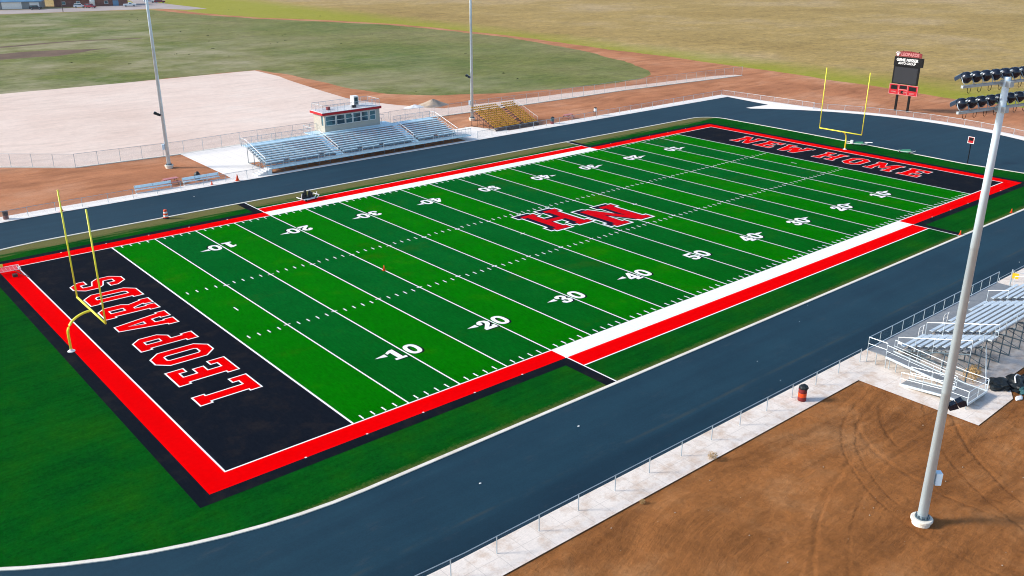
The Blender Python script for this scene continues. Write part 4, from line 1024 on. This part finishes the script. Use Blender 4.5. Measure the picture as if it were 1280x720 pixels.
# arched top sign with paw mark
mb = MB()
pts = [(-2.4, 10.0)] + [(-2.4 + 4.9 * i / 10, 10.75 + 0.28 * math.sin(PI * i / 10)) for i in range(11)] + [(2.5, 10.0)]
mb.prism(pts, 'y', -0.35, -0.2); tp = mb.build('top_sign', 'maroon', t)
text_mesh('LEOPARDS', 0.78, 'pink', tp, (0.3, -0.37, 10.42), ROT, bold=0.03, xs=0.92)
mb = MB(); mb.lathe([(0.26, 0), (0.26, 0.02)], n=12)
for a in (-0.9, -0.3, 0.3, 0.9): mb.lathe([(0.10, 0), (0.10, 0.02)], (0.42 * math.sin(a), 0.42 * math.cos(a), 0), 8)
mb.xf(lambda x, y, zq: (x - 2.05, -0.38 - zq, y + 10.35)); mb.build('paw_mark', 'white', tp)
for x in (-1.2, 0.3, 1.8): MB().box(x - 0.06, x + 0.06, -0.18, -0.06, 9.95, 11.05).build('bracket', 'black', t)
# play clock
t = thing('play_clock', 'small red play clock on a thin black post right of the far goal post', 'play clock', (107.6, 7.9, 0.07), rad(-90))
MB().lathe([(0.07, 0), (0.07, 3.1)], n=8).build('post', 'black', t)
pc = MB().box(-0.42, 0.42, -0.15, 0.05, 3.05, 3.95).build('panel', 'redtrim', t)
mb = MB()
for a in ((-0.45, 0.45, 3.02, 3.09), (-0.45, 0.45, 3.91, 3.98), (-0.45, -0.38, 3.09, 3.91), (0.38, 0.45, 3.09, 3.91)): mb.box(a[0], a[1], -0.18, -0.15, a[2], a[3])
mb.build('trim', 'white', pc)
MB().box(-0.3, 0.3, -0.165, -0.15, 3.42, 3.85).build('digit_window', 'black', pc)

# ------------------------------------------------------------------ benches, tables, barrels, cones
def bench(loc, L, rz, label):
    t = thing('bench', label, 'bench', loc, rz, 'aluminium players benches')
    MB().box(0, L, -0.02, 0.36, 0.42, 0.48).build('seat', 'alu_blue', t)
    MB().box(0, L, 0.38, 0.42, 0.62, 0.98).build('backrest', 'alu_blue', t)
    MB().box(0, L, -0.34, -0.08, 0.1, 0.13).build('footrest', 'alu', t)
    n = max(2, int(L / 1.6)); lg = None
    for i in range(n + 1):
        if lg is None:
            mb = MB(); mb.tube([(0, -0.3, 0.0), (0, 0.42, 0.0)], 0.03, 5); mb.tube([(0, 0.05, 0), (0, 0.05, 0.42)], 0.03, 5); mb.tube([(0, 0.36, 0), (0, 0.36, 0.9)], 0.03, 5)
            lg = mb.build('leg', 'galv', t); c = lg
        else: c = lg.copy(); COL.objects.link(c)
        c.location = (0.1 + i * (L - 0.2) / n, 0, 0)
    return t
bench((9.6, 68.9, 0.03), 4.7, -0.05, 'long aluminium players bench by the far walk, on the left of the picnic table')
bench((15.9, 68.9, 0.03), 5.0, 0.0, 'long aluminium players bench by the far walk, between the picnic table and the far bleachers')
def picnic(loc, rz, label):
    t = thing('picnic_table', label, 'picnic table', loc, rz, 'faded pink picnic tables')
    MB().box(-0.95, 0.95, -0.4, 0.4, 0.74, 0.79).build('tabletop', 'pink', t)
    for s in (-1, 1): MB().box(-0.95, 0.95, s * 0.75 - 0.13, s * 0.75 + 0.13, 0.43, 0.47).build('seat', 'pink', t)
    for s in (-1, 1):
        mb = MB(); mb.tube([(s * 0.7, -0.75, 0), (s * 0.7, -0.3, 0.74)], 0.035, 5); mb.tube([(s * 0.7, 0.75, 0), (s * 0.7, 0.3, 0.74)], 0.035, 5); mb.tube([(s * 0.7, -0.75, 0.42), (s * 0.7, 0.75, 0.42)], 0.03, 5)
        mb.build('leg_frame', 'rust', t)
    return t
picnic((15.0, 71.0, 0), 0.05, 'faded pink picnic table standing between the two players benches')
picnic((87.2, 70.3, 0), 0.05, 'faded pink picnic table on the orange dirt right of the gold seats')

def blob(r, seed, sub=2, sq=(1, 1, 1), amp=0.18):
    bm = bmesh.new(); bmesh.ops.create_icosphere(bm, subdivisions=sub, radius=r); rr = random.Random(seed)
    ph = [rr.uniform(0, 6) for _ in range(6)]
    mb = MB(); bm.verts.ensure_lookup_table()
    for v in bm.verts:
        n = v.co.normalized(); k = 1 + amp * (math.sin(5 * n.x + ph[0]) * math.sin(4 * n.y + ph[1]) + 0.6 * math.sin(9 * n.z + ph[2]) * math.sin(8 * n.x + ph[3])) + rr.uniform(-amp, amp) * 0.25
        mb.v.append((v.co.x * k * sq[0], v.co.y * k * sq[1], v.co.z * k * sq[2]))
    for f in bm.faces: mb.f.append(tuple(v.index for v in f.verts)); mb.mi.append(0)
    bm.free(); return mb
# barrels
def barrel(loc, mats, label, bag=False, h=0.92, grp='litter barrels by the fences', r=0.30):
    t = thing('litter_barrel', label, 'litter bin', loc, 0, grp)
    mb = MB(); zz = 0; nb = len(mats)
    for i, mk in enumerate(mats):
        z0_, z1_ = i * h / nb, (i + 1) * h / nb
        mb.mat(mk).lathe([(r - 0.015, z0_), (r, z0_ + 0.03), (r, z1_ - 0.03), (r - 0.015, z1_)], n=18, cap=(i == 0))
    mb.build('drum', None, t, True)
    MB().lathe([(r + 0.015, h - 0.03), (r + 0.02, h), (r + 0.0, h + 0.01)], n=18).build('rim', mats[-1], t)
    if bag:
        mb = blob(0.31, 5, 3, (1.0, 1.0, 0.85), 0.12); mb.xf(lambda x, y, zq: (x + 0.05, y - 0.02, zq + h + 0.06)); mb.build('bin_bag', 'tarp', t, True)
    return t
barrel((26.35, -17.85, 0.09), ['maroon', 'orange', 'maroon'], 'maroon and orange litter barrel topped by a black bin bag on the near walk', True)
barrel((-5.9, 67.3, 0.09), ['brownpl', 'rust'], 'brown litter barrel by the far fence at the left edge of the photo')
barrel((81.5, 68.4, 0.09), ['maroon', 'teal'], 'dark blue and maroon litter barrel at the right end of the gold seats', True, 0.9)
def drum(loc):
    t = thing('traffic_drum', 'orange and white striped traffic drum on the kerb of the far track', 'traffic drum', loc)
    mb = MB()
    seq = ['orange', 'white', 'orange', 'white', 'orange']
    for i, mk in enumerate(seq):
        r0 = 0.28 - i * 0.018; mb.mat(mk).lathe([(r0, i * 0.2), (r0 - 0.012, i * 0.2 + 0.2)], n=16, cap=(i in (0, 4)))
    mb.build('body', None, t, True); MB().lathe([(0.36, -0.02), (0.36, 0.05), (0.29, 0.07)], n=16).build('base', 'tyre', t)
drum((8.45, 55.65, 0.12))
def cone(loc, h, label, white=False):
    t = thing('traffic_cone', label, 'traffic cone', loc, 0, 'orange traffic cones')
    MB().lathe([(0.17 * h / 0.7, 0.03), (0.03, h), (0.02, h + 0.01)], n=14).build('cone', 'orange', t, True)
    MB().box(-0.2 * h / 0.7, 0.2 * h / 0.7, -0.2 * h / 0.7, 0.2 * h / 0.7, 0, 0.035).build('base', 'orange', t)
cone((22.4, 66.7, 0.09), 0.9, 'tall orange traffic cone on the far walk beside the steps of the far bleachers')
cone((18.9, 66.9, 0.09), 0.5, 'short orange traffic cone on the far walk in front of the right-hand players bench')
cone((0.0, 66.6, 0.09), 0.7, 'orange traffic cone on the far walk at the left, seen between the goal uprights')
cone((73.4, -7.15, 0.12), 0.5, 'orange traffic cone on the near kerb where the black team-area line ends')
cone((86.6, -7.1, 0.12), 0.5, 'orange traffic cone on the near kerb at the far right')
cone((18.24, 24.3, 0.09), 0.55, 'orange traffic cone standing on the green turf at the 20-yard line')

# white cooler stand, rubbish bag
t = thing('water_cooler', 'white water cooler with dark lid on a stand right of the pink table', 'cooler', (92.6, 68.9, 0.03))
mb = MB()
for x in (-0.3, 0.3):
    for y in (-0.2, 0.2): mb.tube([(x, y, 0), (x, y, 0.85)], 0.03, 5)
mb.box(-0.35, 0.35, -0.25, 0.25, 0.83, 0.87); mb.build('stand', 'rust', t)
MB().lathe([(0.24, 0.87), (0.27, 1.0), (0.27, 1.35), (0.24, 1.42)], n=14).build('cooler', 'white', t)
MB().lathe([(0.28, 1.42), (0.28, 1.5), (0.2, 1.56)], n=14).build('lid', 'black', t)
mb = blob(0.55, 11, 3, (0.75, 0.75, 1.15), 0.1); mb.xf(lambda x, y, zq: (x, y, zq + 0.58))
tag(mb.build('rubbish_bag', 'tarp', None, True, (18.5, 70.6, 0.0)), 'black rubbish bag standing behind the right-hand players bench', 'rubbish bag')
# trash lumps on walk
# ------------------------------------------------------------------ sideline equipment
t = thing('equipment_sled', 'white framed equipment sled loaded with black pads on the far red sideline', 'equipment sled', (25.1, 52.3, 0.09), 0.12); t.scale = (0.82, 0.82, 0.82)
mb = MB()
mb.box(-1.1, 1.2, -0.75, 0.75, 0.16, 0.24); mb.tube([(-1.5, -0.7, 0.45), (-1.1, -0.75, 0.2), (1.2, -0.75, 0.2), (1.6, -0.7, 0.55), (1.6, 0.7, 0.55), (1.2, 0.75, 0.2), (-1.1, 0.75, 0.2), (-1.5, 0.7, 0.45), (-1.5, -0.7, 0.45)], 0.07, 6)
mb.build('sled_frame', 'white', t)
for i, (x, y, h) in enumerate(((-0.75, 0.1, 0.9), (-0.25, 0.25, 1.25), (0.3, -0.1, 1.1), (0.8, 0.2, 0.75))):
    q = MB(); q.lathe([(0.20, 0.24), (0.24, 0.4), (0.23, 0.24 + h * 0.8), (0.12, 0.24 + h)], (x, y, 0), 10); q.build('pad', 'tarp', t, True)
MB().box(-1.0, 1.0, -0.2, 0.6, 0.24, 0.5).build('bag', 'tarp', t)
mb = MB(); mb.tube([(0.9, -0.6, 0.25), (1.6, -0.2, 0.95)], 0.05, 6); mb.tube([(-1.2, 0, 0.3), (-1.0, 0, 1.0)], 0.05, 6); mb.build('handle', 'white', t)
for x in (-0.9, 0.9):
    for y in (-0.8, 0.8):
        q = MB(); q.lathe([(0.15, -0.05), (0.15, 0.05)], n=10); q.xf(lambda a, c, d, x=x, y=y: (x + a, y + d, 0.15 + c)); q.build('wheel', 'tyre', t)
t = thing('field_roller', 'yellow tube roller on a mesh frame at the far corner of the LEOPARDS end zone', 'field roller', (-11.0, 47.2, 0.09), 0.0)
mb = MB(); mb.tube([(-2.3, 0.9, 0.75), (0.35, 0.55, 0.75)], 0.17, 12); mb.build('roller', 'yellow', t, True)
mb = MB()
mb.tube([(-2.3, -0.6, 0.5), (1.6, -0.9, 0.5), (1.7, 0.5, 0.55), (-2.2, 0.8, 0.55), (-2.3, -0.6, 0.5)], 0.035, 5)
for i in range(12):
    x = -2.2 + i * 0.33; mb.tube([(x, -0.62 - 0.02 * i, 0.5), (x + 0.05, 0.78 - 0.02 * i, 0.55)], 0.012, 4)
for i in range(5):
    y = -0.5 + i * 0.25; mb.tube([(-2.25, y, 0.51), (1.6, y - 0.2, 0.52)], 0.012, 4)
mb.build('mesh_frame', 'white', t)
mb = MB()
for x, y in ((-2.2, -0.6), (-2.2, 0.75), (1.5, -0.85), (1.6, 0.45)): mb.tube([(x, y, 0), (x, y, 0.5)], 0.035, 5)
mb.tube([(1.55, -0.7, 0.5), (1.9, -2.6, 0.05)], 0.035, 5); mb.tube([(1.0, -0.8, 0.5), (1.85, -2.6, 0.05)], 0.035, 5); mb.box(0.7, 1.1, -1.5, -1.1, 0.0, 0.25)
mb.build('legs', 'rust', t)
def pitsled(loc, rz, label, extra):
    t = thing('hurdle_cart', label, 'hurdle cart', loc, rz, 'green carts on the far grass')
    mb = MB(); mb.box(-0.95, 0.95, -0.4, 0.4, 0.12, 0.2); mb.prism([(-0.95, 0.2), (0.95, 0.2), (0.7, 0.55), (-0.4, 0.42)], 'y', -0.3, 0.3); mb.build('body', 'greenpl', t)
    mb = MB()
    mb.tube([(-1.0, -0.42, 0.22), (1.1, -0.42, 0.3), (1.5, -0.2, 0.5)], 0.04, 5); mb.tube([(-1.0, 0.42, 0.22), (1.1, 0.42, 0.3)], 0.04, 5)
    if extra:
        mb.tube([(1.0, 0.1, 0.5), (2.2, -0.3, 0.65)], 0.06, 6); mb.tube([(-1.0, -0.3, 0.2), (-1.9, 0.1, 0.1)], 0.06, 6); mb.box(-1.1, -0.7, -0.5, 0.0, 0.2, 0.7)
    mb.build('rails', 'white', t)
    for x in (-0.7, 0.7):
        for y in (-0.42, 0.42):
            q = MB(); q.lathe([(0.14, -0.04), (0.14, 0.04)], n=10); q.xf(lambda a, c, d, x=x, y=y: (x + a, y + d, 0.14 + c)); q.build('wheel', 'tyre', t)
pitsled((106.9, 24.9, 0.09), -1.2, 'green and white cart with poles beside the base of the far goal post', True)
pitsled((107.4, 17.3, 0.09), -1.25, 'low green cart on the far grass between the goal post and the play clock', False)

# gate with yellow sign
t = thing('gate', 'steel gate leaf with a small yellow sign beyond the end of the near bleachers', 'gate', (61.2, -17.6, 0.09), rad(-75))
mb = MB(); mb.tube([(0, 0, 0.1), (0, 0, 1.5), (1.9, 0, 1.5), (1.9, 0, 0.1), (0, 0, 0.1)], 0.035, 6); mb.build('frame', 'galv', t)
MB().box(0.05, 0.6, -0.05, -0.03, 0.85, 1.4).build('sign', 'signyel', t)
MB().lathe([(0.06, 0), (0.06, 1.7)], n=8).build('post', 'galv', t)
uv_plane_strip([(0.03, 0.0), (1.87, 0.0)], 0.12, 1.48, 'mesh_panel', 'mesh', t)

# ------------------------------------------------------------------ sand pile, weeds, debris
def mound(cx, cy, rx, ry, h, seed, mat, name, label, cat):
    rr = random.Random(seed); mb = MB(); nr_, na = 10, 28; vs = []
    for i in range(nr_ + 1):
        f = i / nr_
        for j in range(na):
            a = 2 * PI * j / na; k = 1 + 0.12 * math.sin(3 * a + seed) + 0.06 * math.sin(7 * a)
            vs.append((cx + rx * f * k * math.cos(a), cy + ry * f * k * math.sin(a), max(0.0, h * (1 - f) ** 1.1 * (1 + rr.uniform(-0.1, 0.1))) if i else h))
    mb.add(vs, [(i * na + j, i * na + (j + 1) % na, (i + 1) * na + (j + 1) % na, (i + 1) * na + j) for i in range(nr_) for j in range(na)])
    return tag(mb.build(name, mat, None, True), label, cat)
mound(76.5, 97.0, 3.0, 2.5, 1.2, 2, 'sand', 'sand_pile', 'conical heap of grey sand behind the fence, left of the central light pole', 'sand pile')
mound(72.6, 97.6, 2.2, 1.6, 0.5, 5, 'white', 'lime_pile', 'low white heap beside the grey sand heap behind the far fence', 'lime pile')
def tumble(loc, r, seed, label, name='tumbleweed'):
    rr = random.Random(seed); mb = MB()
    for i in range(260):
        a = rr.uniform(0, 2 * PI); zc = rr.uniform(-0.85, 1); q = math.sqrt(max(0, 1 - zc * zc)); rad_ = r * rr.uniform(0.45, 1.0)
        c = Vector((q * math.cos(a) * rad_, q * math.sin(a) * rad_, zc * rad_ * 0.85 + r * 0.75))
        d = Vector((rr.uniform(-1, 1), rr.uniform(-1, 1), rr.uniform(-1, 1))).normalized(); e = d.orthogonal().normalized()
        L = r * 0.28; wd = r * 0.03
        mb.add([c - d * L, c - e * wd, c + d * L, c + e * wd], [(0, 1, 2, 3)])
    return tag(mb.build(name, 'straw', None, False, loc), label, 'tumbleweed', 'tumbleweeds')
tumble((15.1, -18.7, 0.09), 0.34, 3, 'round straw-coloured tumbleweed at the edge of the near walk')
tumble((8.1, -19.05, 0.02), 0.2, 4, 'small squashed tumbleweed at the edge of the near walk, lower left of the round one')
for i, (x, y, r, l) in enumerate(((38.6, -24.3, 0.7, 'large heap of brown tumbleweed caught behind the ramp landing'), (39.8, -24.0, 0.55, 'smaller brown tumbleweed beside the heap behind the ramp landing'))):
    tumble((x, y, 0.09), r, 20 + i, l)
deb = [((39.4, -26.0, 0.09), 0.75, (1.3, 1.0, 0.5), 'tarp', 'crumpled black tarpaulin lying nearest the ramp landing', 'tarpaulin'),
       ((40.5, -26.9, 0.03), 0.8, (1.5, 1.1, 0.55), 'tarp', 'large crumpled dark tarpaulin in the middle of the rubbish heap behind the bleachers', 'tarpaulin'),
       ((39.9, -27.6, 0.03), 0.5, (1.2, 0.9, 0.6), 'teal', 'dark teal equipment bag on the dirt edge of the rubbish heap', 'equipment bag'),
       ((41.2, -27.3, 0.03), 0.5, (1.0, 1.3, 0.6), 'teal', 'grey-teal equipment bag further right in the rubbish heap', 'equipment bag'),
       ((42.6, -27.2, 0.03), 0.7, (1.6, 0.9, 0.5), 'tarp', 'black plastic sheet in the rubbish heap by the right edge of the photo', 'plastic sheet'),
       ((44.4, -26.9, 0.03), 0.7, (1.5, 1.0, 0.5), 'tarp', 'black plastic sheet farthest along the back edge of the bleacher slab', 'plastic sheet')]
for i, (loc, r, sq, mt, lb, cat) in enumerate(deb):
    mb = blob(r, 40 + i, 3, sq, 0.28); mb.xf(lambda x, y, zq: (x, y, max(0.0, zq + r * sq[2] * 0.55)))
    tag(mb.build(cat.replace(' ', '_'), mt, None, False, loc), lb, cat)
mb = MB(); mb.tube([(-0.8, -0.2, 0.62), (-0.3, 0.1, 0.82), (0.3, 0.2, 0.80), (0.7, 0.1, 0.6)], 0.05, 6)
tag(mb.build('white_pipe', 'white', None, True, (40.5, -26.8, 0.03)), 'bent white plastic pipe lying across the dark tarpaulins', 'pipe')
mb = blob(0.3, 77, 2, (1.6, 0.8, 0.35), 0.25)
tag(mb.build('feed_sack', 'white', None, False, (38.6, -27.8, 0.1)), 'torn white sack on the corner of the bleacher slab', 'sack')
rr = random.Random(21); mb = MB()
for i in range(9):
    x = rr.uniform(-5, 95); y = rr.choice((rr.uniform(-16, -7.6), rr.uniform(-16, -7.6), rr.uniform(56.5, 66))); r_ = rr.uniform(0.03, 0.07)
    q = blob(r_, i + 300, 1, (1.3, 1, 0.5), 0.25); q.xf(lambda a, c, d: (x + a, y + c, 0.062 + r_ * 0.4 + d)); mb.add(q.v, q.f)
c = mb.build('litter', 'white'); c['kind'] = 'stuff'; c['label'] = 'small scraps of pale litter blown onto the track'
# small clods and litter on the near dirt
mb = MB(); rr = random.Random(12)
for i in range(150):
    x = rr.uniform(-8, 46); y = rr.uniform(-44, -19.3); r = rr.choice((0.012, 0.018, 0.025, 0.045))
    q = blob(r, i, 1, (1.2, 1, 0.7), 0.2); q.xf(lambda a, c, d: (x + a, y + c, 0.05 + d + r * 0.4)); mb.add(q.v, q.f)
c = mb.build('clods', 'sand'); c['kind'] = 'stuff'; c['label'] = 'scattered pale clods and pebbles on the brown dirt'
# dark weed tufts dotted over the pasture
mb = MB(); rr = random.Random(5)
for i in range(80):
    x = rr.uniform(-20, 160); y = rr.uniform(112 if x > 75 else 168, 350); r = rr.uniform(0.08, 0.28)
    for kx in range(7):
        a = rr.uniform(0, 2 * PI); q = Vector((x + rr.uniform(-r, r) * 1.5, y + rr.uniform(-r, r), 0.02))
        d = Vector((math.cos(a), math.sin(a), 0)) * r * 0.6
        mb.add([q - d, q + d, q + Vector((rr.uniform(-.1, .1), 0, r * rr.uniform(0.4, 0.9)))], [(0, 1, 2)])
M['weed'] = vary('dark_weed', (0.05, 0.06, 0.025), 0.3, 1, 0.95)
c = mb.build('weed_tufts', 'weed'); c['kind'] = 'stuff'; c['label'] = 'dark weed tufts dotted over the pasture'

# ------------------------------------------------------------------ distant houses and cars
hz = rad(-22)
t = thing('barn', 'grey metal building with a blue metal roof and white roller doors at the far left', 'barn', (62.0, 406.0, 0), hz)
MB().box(0, 24.5, 0, 14, 0, 3.2).build('wall', 'barnwall', t)
mb = MB(); mb.prism([(-0.8, 3.0), (14.8, 3.0), (14.8, 3.2), (7, 7.6), (-0.8, 3.2)], 'x', -0.8, 25.2); mb.build('roof', 'bluemetal', t)
MB().box(9.5, 17.2, -0.06, -0.002, 0.1, 2.9).build('roller_door', 'white', t)
MB().box(20.3, 24.0, -0.06, -0.002, 0.1, 2.7).build('roller_door', 'white', t)
t = thing('house', 'long low red-brown brick house with grey roof behind the white pickup', 'house', (92.0, 403.5, 0), rad(-20))
MB().box(0, 30, 0, 11, 0, 3.0).build('wall', 'brick', t)
mb = MB(); mb.prism([(-0.7, 2.95), (11.7, 2.95), (11.7, 3.15), (5.5, 5.8), (-0.7, 3.15)], 'x', -0.7, 30.7); mb.build('roof', 'shingle', t)
for x in (3, 9, 15, 20.5):
    f = MB().box(x, x + 1.6, -0.06, -0.002, 0.9, 2.2).build('window', 'white', t); MB().box(x + 0.12, x + 1.48, -0.08, -0.062, 1.02, 2.08).build('pane', 'glass', f)
MB().box(24, 26.4, -0.07, -0.002, 0.0, 2.3).build('door', 'bluemetal', t)
t = thing('propane_tank', 'white cylindrical tank standing between the suv and the brick house', 'tank', (106.5, 398.0, 0), rad(-22))
mb = MB(); mb.lathe([(0.3, 0.0), (1.15, 0.5), (1.15, 3.2), (0.4, 3.9)], n=14); mb.build('shell', 'white', t, True)
t = thing('utility_pole', 'brown timber utility pole at the roadside in front of the houses', 'utility pole', (87.0, 373.2, 0))
MB().lathe([(0.17, 0), (0.12, 11.0)], n=8).build('pole', 'timber', t); MB().box(-1.2, 1.2, -0.06, 0.06, 10.2, 10.35).build('crossarm', 'timber', t)
def car(loc, rz, kind, mat, label, grp='vehicles parked by the far houses'):
    t = thing('parked_car' if kind != 'pickup' else 'pickup_truck', label, 'car' if kind != 'pickup' else 'pickup', loc, rz, grp)
    L = 5.4 if kind == 'pickup' else 4.9
    if kind == 'pickup': body = [(0, .45), (L, .45), (L, 1.0), (L - 1.2, 1.12), (0.05, 1.12), (0, 1.0)]; cab = [(L - 3.3, 1.12), (L - 1.35, 1.12), (L - 2.0, 1.78), (L - 3.1, 1.78)]
    else: body = [(0, .4), (L, .4), (L, .95), (L - 1.1, 1.08), (0.1, 1.08), (0, .9)]; cab = [(0.15, 1.08), (L - 1.2, 1.08), (L - 1.9, 1.72), (0.4, 1.72)]
    mb = MB(); mb.prism(body, 'y', -0.95, 0.95); mb.build('body', mat, t)
    mb = MB(); mb.prism(cab, 'y', -0.85, 0.85); cb = mb.build('cab', mat, t)
    cx0, cx1 = cab[0][0] + 0.3, cab[1][0] - 0.5
    for s in (-1, 1): MB().box(cx0, cx1, s * 0.86 - 0.008, s * 0.86 + 0.008, 1.16, 1.6).build('side_window', 'glass', cb)
    for x in (0.95, L - 0.95):
        for y in (-0.92, 0.92):
            q = MB(); q.mat('tyre').lathe([(0.36, -0.12), (0.36, 0.12)], n=14); q.mat('galv').lathe([(0.2, -0.13), (0.2, 0.13)], n=10)
            q.xf(lambda a, c, d, x=x, y=y: (x + a, y + d, 0.36 + c)); q.build('wheel', None, t)
    return t
car((79.5, 394.2, 0.04), rad(-24), 'suv', 'cardark', 'dark red-black suv parked before the right-hand roller door of the blue-roofed building')
car((97.0, 393.0, 0.04), rad(-18), 'suv', 'carwhite', 'white suv parked in front of the left end of the brick house')
car((101.2, 390.0, 0.04), rad(-60), 'suv', 'carred', 'maroon car parked just right of the white suv')
car((116.2, 386.9, 0.04), rad(-16), 'pickup', 'carwhite', 'white pickup truck parked in front of the right end of the brick house')
car((131.2, 403.5, 0.04), rad(-18), 'suv', 'carwhite', 'white car parked just left of the far light pole at the top edge')
car((134.6, 399.4, 0.04), rad(-18), 'suv', 'carred', 'dark red car parked just right of the far light pole at the top edge')

# ------------------------------------------------------------------ air
mb = MB(); mb.box(-1600, 4300, -1000, 5300, -1.0, 36.0)
hm, hnt, hbs = newmat('haze'); hnt.nodes.remove(hbs)
pv = hnt.nodes.new('ShaderNodeVolumePrincipled'); pv.inputs['Color'].default_value = (0.80, 0.86, 0.95, 1); pv.inputs['Density'].default_value = 0.00005
pv.inputs['Anisotropy'].default_value = 0.2
hnt.links.new(pv.outputs[0], hnt.nodes['Material Output'].inputs['Volume'])
hz_o = mb.build('haze', hm); hz_o['kind'] = 'stuff'; hz_o['label'] = 'thin pale air haze over the whole place'
